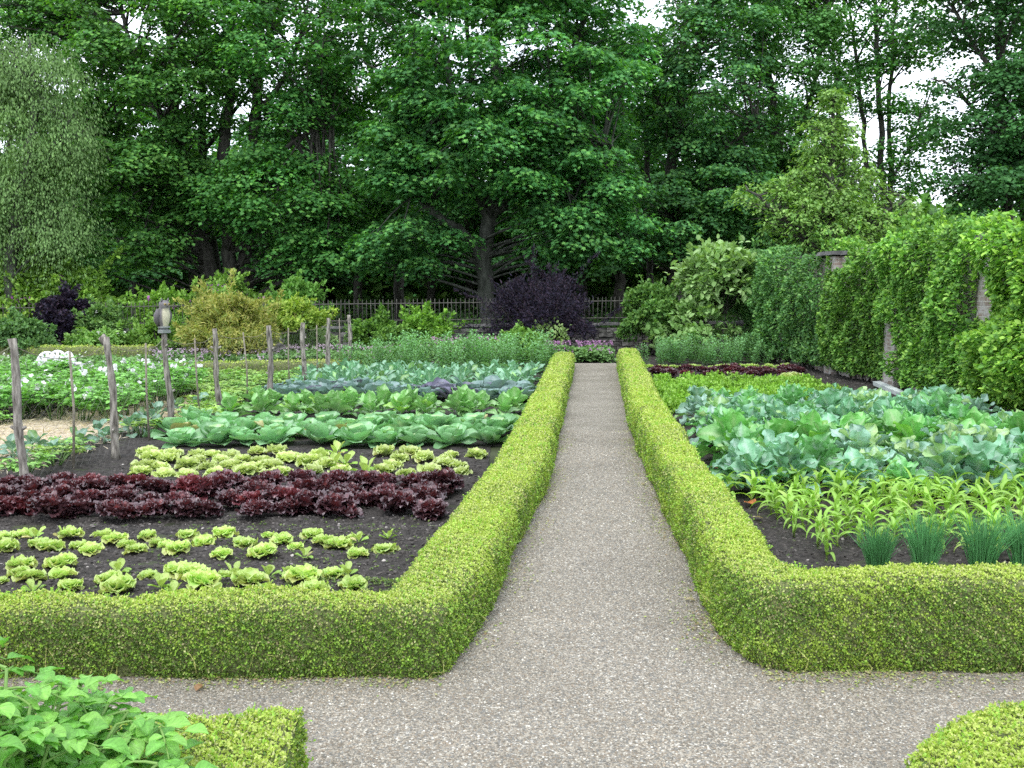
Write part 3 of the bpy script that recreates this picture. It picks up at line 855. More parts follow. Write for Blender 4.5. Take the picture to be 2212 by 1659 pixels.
# --- front lettuces: read off the picture
rng = np.random.default_rng(31)
back = [(105,430,1),(22,495,1),(5,452,.8),(175,468,.8),(225,490,1),(330,445,1),(370,475,.9),(420,503,1.05),(480,430,.95),(530,455,1),(580,475,.7),(628,502,.9),(680,440,1),(730,468,.9),(765,480,.7),(820,505,1.1),(865,440,.8),(940,468,1.15),(1035,432,1),(1020,522,.95),(1130,470,1),(1210,515,1.1),(1240,436,.8),(1300,455,.95),(1365,487,.65),(1440,428,.95),(1490,460,1),(1560,472,1.05),(1618,435,.65),(1648,518,1),(1776,488,1)]
back_s = [(1405,528),(1652,455),(1790,440),(295,425),(165,445)]
front = [(100,585,1),(88,612,.8),(140,638,1.05),(5,648,.7),(280,577,1.05),(290,622,1.05),(330,665,1.1),(500,640,1),(545,680,1.15),(680,615,.95),(830,592,1.1),(890,622,1.15),(932,662,1.25),(1040,600,.8),(1145,655,1.15),(1350,632,1),(1395,650,1.05),(1450,697,1.2),(1530,625,1.05),(1628,668,1)]
front_s = [(155,682),(545,592),(740,662),(800,697),(1000,707),(1080,625),(1235,607),(1225,705),(1600,612),(1325,600)]
def lay(lst, row, small=False):
    lst = sorted(lst, key=lambda q: -q[0])
    for i, it in enumerate(lst):
        g = G(*z7(it[0], it[1] + 22)); s = it[2] if len(it) > 2 else 1
        if small:
            put('young', 3, mk_young, g[0], g[1], f'tiny straggly lettuce seedling, {ordn(i)} from the path hedge in the {row} lettuce rows', 'lettuce', 'stray young lettuces on bare soil', rng, 1.0)
        else:
            put('let', 5, mk_let, g[0], g[1], f'small yellow-green lettuce, {ordn(i)} from the path hedge in the {row} lettuce rows', 'lettuce', 'small yellow-green lettuces on bare soil', rng, s * .92)
lay(back, 'farther'); lay(front, 'nearer'); lay(back_s, 'farther', True); lay(front_s, 'nearer', True)

# --- rows of crops
def row(kind, nvar, mk, Y, x_right, x_left, sp, lab, cat, group, rng, s=1.0, jit=.06, skip=(), drift=0.0, from_='path hedge', z=None, prob=1.0):
    x = x_right; i = 0; stp = -sp if x_left < x_right else sp
    n = int(abs(x_left - x_right) / sp) + 1; c = 0
    for i in range(n):
        xx = x_right + stp * i
        if i in skip or rng.random() > prob: continue
        put(kind, nvar, mk, xx + rng.normal(0, jit), Y + rng.normal(0, jit) + drift * i, f'{lab}, {ordn(c)} from the {from_}', cat, group, rng, s, z=z); c += 1

rng = np.random.default_rng(41)
RN = ['nearest', 'second', 'third', 'fourth', 'fifth', 'sixth', 'seventh', 'eighth', 'ninth', 'tenth', 'eleventh', 'twelfth','thirteenth','fourteenth','fifteenth','sixteenth','seventeenth','eighteenth']
for k, (Y, ur) in enumerate([(7.42, 930), (7.75, 905), (8.1, 950), (8.45, 960)]):
    row('red', 5, mk_red, Y, XU(ur, Y), -4.55, .235, f'frilly dark red lettuce in the {RN[k]} red row', 'lettuce', 'frilly dark red lettuces', rng, .98, .05, skip=((2,) if k == 0 else ()), drift=0)
for k, (Y, ur, ul) in enumerate([(9.15, 985, 262), (9.5, 1000, 250), (9.85, 960, 290), (10.2, 1020, 285)]):
    xr = XU(ur, Y); xl = XU(ul, Y)
    gap0, gap1 = XU(700, Y), XU(815, Y)
    sp = .225; n = int((xr - xl) / sp); c = 0
    for i in range(n + 1):
        x = xr - sp * i
        if gap0 < x < gap1 and rng.random() < .75: continue
        if x > gap1 and rng.random() < .15: continue
        put('pale', 5, mk_pale, x + rng.normal(0, .03), Y + rng.normal(0, .05), f'pale lime lettuce, {RN[k]} pale row, {ordn(c)} from the path hedge', 'lettuce', 'pale lime lettuces before the cabbages', rng, .86); c += 1
for i, (u, v) in enumerate([(705, 1000), (722, 1012), (746, 1008), (790, 1030), (728, 985)]):
    g = G(u, v); put('young', 3, mk_young, g[0], g[1], f'bolting young lettuce in the gap between pale lettuces, {ordn(i)} from the left', 'lettuce', 'young lettuces in the gap', rng, 1.8)
# cabbages
for k, (Y, ur, ul) in enumerate([(11.0, 1050, 380), (11.65, 1075, 375), (12.2, 1090, 400)]):
    row('cab', 4, mk_cab, Y, XU(ur, Y), XU(ul, Y), .38, f'round green cabbage in the {RN[k]} cabbage row', 'cabbage', 'round green cabbages', rng, 1.0, .04)
for k, (Y, ur, ul) in enumerate([(13.3, 1085, 490), (13.8, 1105, 500)]):
    row('kale', 4, mk_kale, Y, XU(ur, Y), XU(ul, Y), .36, f'upright bright green brassica, {RN[k]} row behind the cabbages', 'brassica', 'upright bright green brassicas', rng, .86, .04)
for k, (Y, ur, ul) in enumerate([(14.9, 1110, 585), (15.5, 1120, 590)]):
    row('pcab', 4, mk_pcab, Y, XU(ur, Y), XU(ul, Y), .42, f'purple-grey red cabbage in the {RN[k]} purple row', 'cabbage', 'purple-grey red cabbages', rng, 1.2, .04)
for k, (Y, ur, ul) in enumerate([(16.3, 1120, 640), (17.0, 1130, 645), (17.7, 1135, 650), (18.4, 1140, 665), (19.1, 1145, 700)]):
    row('blue', 4, mk_blue, Y, XU(ur, Y), XU(ul, Y), .36, f'blue-green brassica, {RN[k]} row past the purple cabbages', 'brassica', 'blue-green leafy brassicas', rng, .86, .06)
for k, (Y, ur, ul) in enumerate([(20.3, 1150, 745), (21.0, 1165, 770), (21.7, 1170, 800), (22.4, 1175, 860)]):
    row('bean', 4, mk_bean, Y, XU(ur, Y), XU(ul, Y), .27, f'broad bean plant left of the path, {RN[k]} row', 'bean plant', 'broad beans left of the path', rng, .86, .15, prob=.85)
# right bed
for k, (Y, ur, ul) in enumerate([(23.4, 1660, 1395), (24.1, 1660, 1390), (24.8, 1655, 1410)]):
    row('bean', 4, mk_bean, Y, XU(ul, Y), XU(ur, Y), .24, f'broad bean plant right of the path, {RN[k]} row', 'bean plant', 'broad beans right of the path', rng, .70, .13, prob=.88)
row('let', 5, mk_let, 22.4, XU(1405, 22.4), XU(1700, 22.4), .17, 'lime lettuce in the thin row before the broad beans', 'lettuce', 'thin lime lettuce row', rng, 1.15, .03)
for k, (Y, ul, ur) in enumerate([(19.9, 1425, 1735), (20.6, 1420, 1755), (21.3, 1415, 1740)]):
    row('red', 5, mk_red, Y, XU(ul, Y), XU(ur, Y), .30, f'dark red lettuce right of the path, {RN[k]} red row', 'lettuce', 'dark red lettuces in the right bed', rng, 1.0, .04)

def carrot_mesh(seed):
    rng = np.random.default_rng(seed); mb = MB(); n = 260
    x = rng.uniform(-.3, .3, n); y = rng.uniform(-.13, .13, n)
    P = np.stack([x, y, rng.uniform(.02, .17, n)], -1)
    P = np.repeat(P, 3, 0) + rnd(rng, n * 3, .012)
    scatter(mb, P, rnd(rng, len(P), .5) + (0, 0, .8), rnd(rng, len(P), .5) + (0, 0, 1), rng.uniform(.03, .06, len(P)), K4, pick(rng, [(.26,.50,.06),(.34,.58,.09),(.19,.38,.05)], len(P)))
    return mb
mk_car = single('salad_leaf_tuft', lambda k: carrot_mesh(500 + k), M_LET)
for k, (Y, ul, ur) in enumerate([(14.0, 1465, 1560), (14.7, 1460, 1600), (15.4, 1452, 1740), (16.1, 1447, 1780), (16.8, 1440, 1790), (17.5, 1437, 1790), (18.2, 1435, 1780)]):
    row('car', 3, mk_car, Y, XU(ul, Y), XU(ur, Y), .5, f'feathery lime salad tuft, {RN[k]} lime row', 'salad leaves', 'feathery lime salad rows', rng, 1.0, .03)
for i, (u, v) in enumerate([(1487, 833), (1505, 830), (1700, 823), (1712, 818)]):
    g = G(u, v); put('pale', 5, mk_pale, g[0], g[1], f'bigger lime lettuce beside the right dark red row, {ordn(i)} from the left', 'lettuce', 'bigger lime lettuces by the red row', rng, 1.1)
# broccoli
bi = 0
ys = np.arange(8.3, 13.3, .44)
for k, Y in enumerate(ys):
    xl = 1.95 + .10 * (Y - 8.2); xr = 5.9
    if k in (3, 4):
        row('caul', 4, mk_caul, Y, xl + .1, xr, .42, f'bright green cauliflower plant amid the broccoli, {["nearer", "farther"][k - 3]} row', 'cauliflower', 'cauliflower plants amid the broccoli', rng, .95, .07); continue
    row('broc', 8, mk_broc, Y, xl, xr, .40, f'blue-green broccoli plant in the {RN[k]} broccoli row', 'broccoli', 'broccoli plants in the right bed', rng, 1.0, .07)
# sweetcorn
for k, Y in enumerate(np.arange(6.25, 8.2, .27)):
    xl = 2.06 - .03 * k
    row('corn', 6, mk_corn, Y, xl, xl + .17 * 20, .17, f'young sweetcorn plant in the {RN[k]} sweetcorn row', 'sweetcorn', 'young sweetcorn plants', rng, .84 + .03 * k, .035, skip=((1, 3, 4) if k == 0 else ()))
for i, (x, y, s) in enumerate([(1535, 600, 1.0), (1750, 605, 1.0), (2015, 610, 1.2), (2205, 600, 1.05), (2420, 605, 1.0)]):
    g = G(*z8(x, y)); o = put('chive', 3, mk_chive, g[0], g[1], f'upright dark green chive clump at the right hedge, {ordn(i)} from the left', 'chives', 'chive clumps behind the right hedge', rng, s * 1.2, tilt=.02)

# potatoes on the left
pc = 0
for k, Y in enumerate(np.arange(12.9, 18.3, .55)):
    xr = min(-5.2, XU(395 - 18 * max(0, 3 - k), Y)); xl = -(Y * .56 + .3)
    row('pot', 6, mk_pot, Y, xr, xl, .42, f'potato plant in the {RN[k]} potato row', 'potato plant', 'potato plants on the left', rng, 1.12, .06, from_='wire fence')
# strawberries
for k, Y in enumerate(np.arange(9.2, 12.1, .42)):
    row('strb', 6, mk_strb, Y, -4.55, -(Y * .54 + .2), .36, f'strawberry plant this side of the straw, {RN[k]} row', 'strawberry plant', 'strawberry plants by the wire fence', rng, 1.15, .08, from_='wire fence')
for k, Y in enumerate(np.arange(12.6, 19.4, .46)):
    xs0 = -4.15; xe = max(-(Y * .54), XU(400 if Y > 13.5 else 330, Y) - .2)
    row('strb', 6, mk_strb, Y, xs0, xe, .38, f'strawberry plant beyond the straw, {RN[k]} row', 'strawberry plant', 'strawberry plants by the wire fence', rng, 1.15, .08, from_='wire fence')
for k, Y in enumerate((11.9, 12.45)):
    row('strb', 6, mk_strb, Y, -6.2 - k * .3, -(Y * .56), .42, f'strawberry plant at the potato edge, {["nearer","farther"][k]} row', 'strawberry plant', 'strawberry plants by the wire fence', rng, 1.2, .08, from_='straw path')
yk = [(205,1245),(235,1260),(500,1235),(520,1210),(640,1160),(670,1180),(80,1270),(940,1080),(990,1090),(1010,1050),(830,1130),(860,1120),(1270,970),(1310,960),(1150,1010),(90,1330),(350,1300)]
for i, (x, y) in enumerate(sorted(yk)):
    g = G(x * .336, 553 + y * .336 + 8); put('yk', 4, mk_ykale, g[0], g[1], f'young blue-green cabbage among the strawberries, {ordn(i)} from the left', 'cabbage', 'young cabbages among the strawberries', rng, .85)
# straw path
def straw():
    pl = [G(-160, 1030), G(0, 995), G(150, 958), G(345, 908), G(420, 884)]; pr = [G(-160, 945), G(0, 922), G(150, 898), G(330, 870), G(420, 862)]
    n = len(pl); V = np.array([(p[0], p[1], .036) for p in pl] + [(p[0], p[1], .036) for p in pr])
    o = MB().add(V, [(i, i + 1, n + i + 1, n + i) for i in range(n - 1)]).build('straw_path', M_STRAW, smooth=False); o['kind'] = 'structure'
    rng = np.random.default_rng(9); mb = MB()
    N = 5000; t = rng.random(N) * (n - 1); i = np.minimum(t.astype(int), n - 2); f = (t - i)[:, None]; s = rng.uniform(-.25, 1.25, (N, 1))
    A = np.array([p[:2] for p in pl]); B = np.array([p[:2] for p in pr])
    P2 = (A[i] * (1 - f) + A[i + 1] * f) * (1 - s) + (B[i] * (1 - f) + B[i + 1] * f) * s
    P = np.concatenate([P2, np.full((N, 1), .045)], 1)
    x = rng.uniform(-9, -4.4, 5000); y = rng.uniform(9, 19.5, 5000); P = np.concatenate([P, np.stack([x, y, np.full(5000, .04)], -1)])
    N = len(P)
    scatter(mb, P, rnd(rng, N) * (1, 1, .15), rnd(rng, N, .3) + (0, 0, 1), rng.uniform(.06, .16, N), (KN[0] * (1, .35, 1), KN[1], None), pick(rng, [(.52,.44,.33),(.62,.54,.42),(.42,.34,.25)], N))
    tag(mb.build('loose_straw', M_LEAF, smooth=False), 'pale straw mulch scattered between the strawberry plants', 'straw', kind='stuff')
straw()
# fallen cabbage leaves on soil
def fallen():
    rng = np.random.default_rng(3)
    for i, (u, v, c, lab, s) in enumerate([(1632, 1092, (.62,.22,.08), 'orange fallen cabbage leaf on bare soil beside the sweetcorn', .13), (1558, 1018, (.55,.30,.12), 'small orange leaf under the broccoli edge', .07), (1618, 1062, (.50,.55,.42), 'pale withered leaf lying at the broccoli edge', .12), (1660, 1128, (.5,.42,.3), 'upright dry brown stalk leaf beside the sweetcorn', .08)]):
        g = G(u, v)
        b = blade(s, s * .8, .25, -.3, shape='round', nl=7, nw=6, cup=.3, ruf=.05, rng=rng, col=c, rib=np.array(c) * 1.3 )
        o = b.build('fallen_leaf', M_LET); o.location = (g[0] - s / 2, g[1], .03); o.rotation_euler = (.2, -.1, rng.uniform(0, 6))
        tag(o, lab, 'leaf')
    for i, (u, v, lab) in enumerate([(440, 1500, 'brown dead leaf on gravel at the foot of the left hedge'), (1395, 1055, 'dry leaf lying near the middle of the path'), (1480, 1312, 'dry leaf on gravel beside the right hedge')]):
        g = G(u, v)
        b = blade(.055, .04, .3, -.5, shape='round', nl=6, nw=4, cup=.5, rng=rng, col=(.32,.19,.10) if i == 0 else (.40,.34,.22))
        o = b.build('dead_leaf', M_LET); o.location = (g[0], g[1], GZ + .012); o.rotation_euler = (0, 0, rng.uniform(0, 6)); tag(o, lab, 'leaf')
fallen()

# near potato plant, leaf by leaf
def near_potato():
    rng = np.random.default_rng(77)
    loc = np.array([-1.30, 2.36, 0.03])
    root = empty('potato_plant', loc, 'big leafy potato plant filling the lower left corner', 'potato plant')
    st = MB(); lf = MB()
    stems = []
    for k in range(84):
        a = rng.uniform(0, 6.28); r = .56 * math.sqrt(rng.random())
        Ht = (.70 - .09 * cos(a)) * (1 - .45 * (r / .6) ** 2) * rng.uniform(.88, 1.04)
        b = np.array([.10 * cos(a), .10 * sin(a), 0]); top = np.array([r * cos(a), r * sin(a), Ht]); mid = np.array([r * .45 * cos(a), r * .45 * sin(a), Ht * .62])
        t = np.linspace(0, 1, 7)[:, None]; P = (1 - t) ** 2 * b + 2 * t * (1 - t) * mid + t * t * top
        st.tube(P, np.linspace(.009, .004, 7), 7, C=(.22,.38,.10)); stems.append(P)
        for i in range(7):
            f = .35 + .65 * (i + 1) / 7; p = (1 - f) ** 2 * b + 2 * f * (1 - f) * mid + f * f * top
            aa = a + rng.normal(0, 1.3) if i < 5 else rng.uniform(0, 6.28)
            Lr = rng.uniform(.12, .19) * (1.0 if i < 5 else .8)
            rise = rng.uniform(.1, .5)
            tt = np.linspace(0, 1, 6)
            R = p + np.stack([np.cos(aa) * Lr * tt, np.sin(aa) * Lr * tt, Lr * (rise * tt - .45 * tt ** 2)], -1)
            st.tube(R, np.linspace(.004, .002, 6), 5, C=(.25,.42,.11), cap=False)
            for j, (tp, sd, ls) in enumerate([(2, 1, .046), (2, -1, .046), (3, 1, .058), (3, -1, .058), (5, 0, .076)]):
                base = R[tp]; ang = aa + sd * 1.05 + rng.normal(0, .15)
                c = np.array([(.105,.31,.045), (.15,.38,.06), (.22,.47,.085)][min(2, int(rng.random() * 2 + f * 1.0))]) * rng.uniform(.9, 1.15)
                bl = blade(ls * rng.uniform(.9, 1.2), ls * .72, .35 + rng.normal(0, .2), -.75 + rng.normal(0, .25), shape='ovate', nl=14, nw=8, cup=.30, ruf=.045, rfreq=1.8, rng=rng, col=c, rib=c * 1.35, petiole=.08, vein=.28, twist=rng.normal(0, .25))
                lf.merge(bl, RZ(ang), base)
    st.build('stems', M_LEAF, root); lf.build('leaves', M_LET, root)
near_potato()

# ------------------------------------------------------------------ wire fence with posts
def wire_fence():
    rng = np.random.default_rng(12)
    posts = [(-4.75, 7.3, 1.3), tuple(G(54, 1048)[:2]) + (1.30,), tuple(G(253, 990)[:2]) + (1.25,), tuple(G(371, 926)[:2]) + (1.21,), tuple(G(475, 899)[:2]) + (1.21,), (XU(584, 15.2), 15.2, 1.2), (XU(656, 17.0), 17.0, 1.19), (XU(710, 19.3), 19.3, 1.21), (XU(756, 21.6), 21.6, 1.22)]
    loc = (posts[1][0], posts[1][1], 0)
    root = empty('wire_fence', loc, 'row of rough timber posts with sagging chicken wire across the left garden', 'fence')
    lean = [(0,0), (-.06, 0), (-.055, 0), (-.06, .0), (-.05, 0), (0, 0), (0, 0), (0, 0), (.0, 0)]
    tops = []
    for i, (x, y, h) in enumerate(posts):
        mb = MB(); n = 14; r = .039 if i < 5 else .045
        zz = np.linspace(-.02, h, n); f = zz / h
        P = np.stack([x + lean[i][0] * f + .012 * np.sin(f * 7 + i * 2), y + 0 * f, zz], -1)
        mb.tube(P, r * (1.05 - .25 * f) * (1 + .1 * np.sin(f * 19 + i)), 9, C=np.array([1, 1, 1]) * rng.uniform(.8, 1.15), jit=.17, rng=rng)
        for _ in range(3):   # stubs of cut side branches
            k = int(rng.integers(3, n - 2)); a = rng.uniform(0, 6.28)
            mb.tube([P[k], P[k] + np.array([cos(a), sin(a), .5]) * .07], [.02, .014], 6)
        if i == 2: mb.tube([P[-2] + (-.03, 0, .02), P[-1] + (-.05, 0, -.02), P[-1] + (-.01, 0, .02)], [.02, .035, .02], 7, jit=.2, rng=rng)
        mb.build('post', M_WOOD, root, rel=np.array(loc)); tops.append(P[-1])
    posts_xy = np.array([(p[0], p[1]) for p in posts])
    ci = [(i, .52) for i in range(len(posts) - 1)]
    canes = []
    for i, t in ci:
        x, y = posts_xy[i] * (1 - t) + posts_xy[i + 1] * t; hh = rng.uniform(1.1, 1.2)
        mb = MB().tube([(x + rng.normal(0, .03), y, -.02), (x, y, .6), (x + rng.normal(0, .02), y, hh)], [.013, .012, .011], 6)
        mb.build('cane', M_CANE, root, rel=np.array(loc)); canes.append(np.array([x, y, hh]))
    # netting: crossing zigzag wires in each bay
    net = MB(); top = MB()
    seq = [tops[0]]
    for i in range(len(posts) - 1): seq += [canes[i], tops[i + 1]]
    seq = np.array(seq); seq[:, 2] -= .06
    for i in range(len(seq) - 1):
        a, b = seq[i], seq[i + 1]; t = np.linspace(0, 1, 7)
        P = a + (b - a) * t[:, None]; P[:, 2] -= .05 * np.sin(t * pi)
        top.tube(P, .0035, 4, cap=False)
        Ln = np.linalg.norm((b - a)[:2]); nx = max(2, int(Ln / .075)); nz = 15
        gx = np.linspace(0, 1, nx + 1); 
        zt = a[2] + (b[2] - a[2]) * gx - .05 * np.sin(gx * pi)
        base = a[:2] + (b - a)[:2] * gx[:, None]
        G3 = np.zeros((nx + 1, nz + 1, 3)); G3[..., :2] = base[:, None]; G3[..., 2] = zt[:, None] * np.linspace(.02, 1, nz + 1)[None]
        G3[..., 0] += .02 * np.sin(G3[..., 2] * 5 + i)
        for p in range(nx):
            for q in range(nz):
                if (p + q) % 2: s_, e_ = G3[p, q], G3[p + 1, q + 1]
                else: s_, e_ = G3[p, q + 1], G3[p + 1, q]
                d = e_ - s_; w = .0010
                V = [s_ + (0, 0, w), s_ - (0, 0, w), e_ - (0, 0, w), e_ + (0, 0, w), s_ + (w, w, 0), e_ + (w, w, 0)]
                net.add(V, [(0, 1, 2, 3), (1, 4, 5, 2), (4, 0, 3, 5)])
    net.build('wire_netting', M_WIRE, root, rel=np.array(loc), smooth=False)
    top.build('top_wire', M_CANE, root, rel=np.array(loc))
    return posts, tops
POSTS, TOPS = wire_fence()

def owl():
    t = TOPS[3]; base = np.array([t[0], t[1], t[2] - .01])
    root = empty('owl_decoy', base, 'grey plastic owl decoy with cream breast perched on a fence post', 'owl decoy', rz=.95)
    dk = np.array([.14,.13,.135]); cr = np.array([.50,.47,.34])
    st = MB().box((-.07,-.07,0), (.07,.07,.05), (.20,.22,.21)); st.box((-.045,-.045,.05), (.045,.045,.085), (.12,.13,.13)); st.box((-.065,-.065,.085), (.065,.065,.105), (.26,.28,.27))
    st.build('stand', M_OWL, root, smooth=False)
    prof = [(.0,.06,.055),(.04,.075,.07),(.10,.098,.085),(.17,.108,.092),(.23,.10,.085),(.275,.082,.075),(.30,.076,.075),(.335,.084,.085),(.37,.08,.08),(.40,.06,.062),(.415,.02,.02)]
    n = 20; V = []; C = []
    for (z, rx, ry) in prof:
        for j in range(n):
            a = 2 * pi * j / n
            V.append((rx * sin(a), -ry * cos(a) + (-.02 if z > .28 else 0), z + .105))
            front = abs(((a + pi) % (2 * pi)) - pi) < .85
            C.append(cr if front and z < .29 else (dk * 1.5 if front and z < .4 else dk))
    Q = [(i * n + j, i * n + (j + 1) % n, (i + 1) * n + (j + 1) % n, (i + 1) * n + j) for i in range(len(prof) - 1) for j in range(n)]
    b = MB().add(V, Q, None, np.array(C)); b.tube([(0, .07, .14), (0, .10, .07), (0, .115, .03)], [.045, .035, .02], 8, C=dk)
    b.build('body', M_OWL, root)
    for s in (-1, 1):
        w = MB()
        w.tube([(s*.085, .01, .38), (s*.108, .02, .28), (s*.098, .04, .19), (s*.055, .08, .10)], [.03, .055, .05, .015], 8, C=dk * .8)
        w.build('wing', M_OWL, root)
        MB().tube([(s*.05, -.035, .49), (s*.06, -.04, .535), (s*.066, -.04, .56)], [.022, .013, .003], 6, C=dk).build('ear_tuft', M_OWL, root)
        e = MB().tube([(s*.033, -.085, .455), (s*.035, -.108, .455)], [.022, .018], 10, C=(.28,.22,.08)); e.tube([(s*.035, -.108, .455), (s*.035, -.112, .455)], [.010, .009], 8, C=(.01,.01,.01))
        e.build('eye', M_OWL, root)
    MB().tube([(0, -.095, .44), (0, -.122, .425), (0, -.118, .405)], [.012, .009, .002], 6, C=(.08,.07,.06)).build('beak', M_OWL, root)
    root.scale = (.78,) * 3
owl()

# white chairs
def chairs():
    def part(root):
        W = .19
        b = MB()
        for k in range(13):   # fan back: rim arc
            pass
        a = np.linspace(0, pi, 17)
        rim = np.stack([W * np.cos(a), 0 * a + .02, .36 + .24 * np.sin(a)], -1)
        b.tube(rim, .026, 6)
        for t in (.5, .95, 1.57, 2.19, 2.64):
            b.tube([(0.05 * cos(t), .02, .34), (W * .95 * cos(t), .02, .36 + .23 * sin(t))], [.02, .034], 6)
        b.tube([(W * cos(x) * .62, .02, .36 + .15 * sin(x)) for x in np.linspace(0.1, pi - .1, 9)], .015, 5)
        b.tube([(-W, .02, .36), (0, .04, .33), (W, .02, .36)], .026, 6)
        b.build('backrest', M_WHITE, root)
        s = MB(); s.box((-.19,-.40,.25), (.19,0,.285)); s.build('seat', M_WHITE, root, smooth=False)
        for sx in (-1, 1):
            MB().tube([(sx*.19, 0, .37), (sx*.21, -.2, .37), (sx*.20, -.36, .36), (sx*.19, -.38, .26)], .02, 6).build('armrest', M_WHITE, root)
            for y in (-.38, -.02): MB().tube([(sx*.17, y, .255), (sx*.19, y, 0)], [.024, .018], 6).build('leg', M_WHITE, root)
    r0 = None
    for i, (u, rz, lab) in enumerate([(127, 3.14, 'middle white plastic garden chair behind the flowering potatoes'), (103, 3.75, 'left-hand white plastic garden chair behind the flowering potatoes'), (152, 2.5, 'right-hand white plastic garden chair behind the flowering potatoes')]):
        Y = 18.9 if i else 19.3
        x = XU(u, Y)
        if r0 is None:
            root = empty('garden_chair', (x, Y, 0), lab, 'chair', 'white garden chairs', rz); part(root); r0 = root
        else:
            root = copy_tree(r0); root.location = (x, Y, 0); root.rotation_euler = (0, 0, rz); tag(root, lab, 'chair', 'white garden chairs')
        root.scale = (.95,) * 3
chairs()

# ------------------------------------------------------------------ boundary: stone wall, railings, brick wall
def stone_wall():
    rng = np.random.default_rng(14); Y = 29.0
    xl, xr = -16.5, XU(1655, Y) + .3
    def ht(x): return .52 + (x - xl) / (xr - xl) * .30
    loc = np.array([0, Y, 0]); root = empty('stone_wall', loc, 'low dark rubble stone wall under the iron railings', 'wall')
    mb = MB(); z = 0.0; row_ = 0
    MB().box((xl, Y + .06, -.1), (xr, Y + .38, .50), (.3,.3,.3)).build('core', M_RUBBLE, root, rel=loc, smooth=False)
    while z < .80:
        hgt = rng.uniform(.09, .16); x = xl + rng.uniform(-.3, 0)
        while x < xr:
            w = rng.uniform(.18, .5); 
            if z + hgt < ht(x) + .02:
                o = rng.uniform(-.02, .03); g = .008
                c = np.array([1, 1, 1]) * rng.uniform(.6, 1.35)
                mb.box((x + g, Y - o, z + g), (min(x + w, xr) - g, Y + .30, z + hgt - g), c)
            x += w
        z += hgt
    mb.build('stonework', M_RUBBLE, root, rel=loc, smooth=False)
    cp = MB(); x = xl
    while x < xr:
        w = rng.uniform(.5, .9); cp.box((x + .005, Y - .05, ht(x) - .0), (min(x + w, xr) - .005, Y + .42, ht(x) + .06 + rng.uniform(0, .02)), np.ones(3) * rng.uniform(.8, 1.3)); x += w
    cp.build('coping', M_COPE, root, rel=loc, smooth=False)
    # railings
    loc = np.array([0, Y + .18, 0]); root = empty('iron_railings', loc, 'rusty brown iron railings with spiked bars along the back boundary', 'railings')
    def tp(x): return 1.36 + (x - xl) / (xr - xl) * .28
    for dz, nm in ((-.13, 'top_rail'), (-.62, 'bottom_rail')):
        MB().tube([(x, Y + .18, tp(x) + dz) for x in np.linspace(xl, xr, 8)], .016, 4).build(nm, M_IRON, root, rel=loc)
    xs = np.arange(xl, xr, .125); order = np.argsort(-np.abs(((xs > XU(690, Y)) & (xs < XU(1650, Y))).astype(float)), kind='stable')
    single_ = set(order[:100].tolist()); rest = MB()
    for i, x in enumerate(xs):
        t_ = tp(x) + rng.normal(0, .008); lx = rng.normal(0, .008)
        m = MB() if i in single_ else rest
        m.tube([(x, Y + .18, ht(x) + .05), (x + lx, Y + .18, t_ - .05), (x + lx, Y + .18, t_)], [.0125, .0125, .003], 4, C=np.ones(3) * rng.uniform(.7, 1.3))
        if i in single_: m.build('bar', M_IRON, root, rel=loc)
    r = rest.build('bars', M_IRON, root, rel=loc); r['kind'] = 'stuff'
stone_wall()

WX = lambda Y: 7.35 - .0285 * Y
def brick_wall():
    rng = np.random.default_rng(15)
    loc = np.array([WX(18), 18, 0]); root = empty('brick_wall', loc, 'old brick garden wall with piers half hidden by climbers on the right', 'wall')
    y1 = 26.6
    def seg(y0, y1, z0, z1, off, th, n=1):
        V = []
        for y in (y0, y1):
            x = WX(y)
            V += [(x - off, y, 0), (x - off, y, z0 if y == y0 else z1), (x + th, y, z0 if y == y0 else z1), (x + th, y, 0)]
        return np.array(V), [(0, 1, 5, 4), (1, 2, 6, 5), (2, 3, 7, 6), (0, 3, 2, 1), (4, 5, 6, 7)]
    mb = MB()
    for a in [(6, 12.5, 2.75, 2.75), (12.5, 14.0, 2.75, 2.43), (14.0, y1, 2.43, 2.43)]:
        mb.add(*seg(*a, 0, .35))
    mb.build('brickwork', M_BRICK, root, rel=loc, smooth=False)
    for (y, h) in ((14.35, 2.46), (17.7, 2.44), (20.8, 2.44), (24.2, 2.44), (10.5, 2.78)):
        m = MB(); m.add(*seg(y - .24, y + .24, h, h, .14, .1)); m.build('pier', M_BRICK, root, rel=loc, smooth=False)
    cp = MB(); y = 6.0
    while y < y1:
        L = rng.uniform(.45, .8); yb = min(y + L, y1)
        def hz(q): return 2.75 if q < 12.5 else (2.75 - (q - 12.5) / 1.5 * .32 if q < 14 else 2.43)
        pier = any(abs(y + L / 2 - p) < .5 for p in (14.35, 17.7, 20.8, 24.2))
        o = .22 if pier else .08
        z0, z1 = hz(y) + .035, hz(yb) + .035; j = rng.uniform(-.01, .015)
        V = [(WX(y) - o, y + .006, z0 + j), (WX(y) + .43, y + .006, z0 + j), (WX(y) + .43, yb - .006, z1 + j), (WX(y) - o, yb - .006, z1 + j)]
        V += [(a[0] + (.04 if k in (0, 3) else -.04), a[1], a[2] + .08) for k, a in enumerate(V)]
        cp.add(np.array(V), [(0,3,2,1),(4,5,6,7),(0,1,5,4),(1,2,6,5),(2,3,7,6),(3,0,4,7)], C=np.ones(3) * rng.uniform(.7, 1.3)); y = yb
    cp.build('coping', M_COPE, root, rel=loc, smooth=False)
brick_wall()

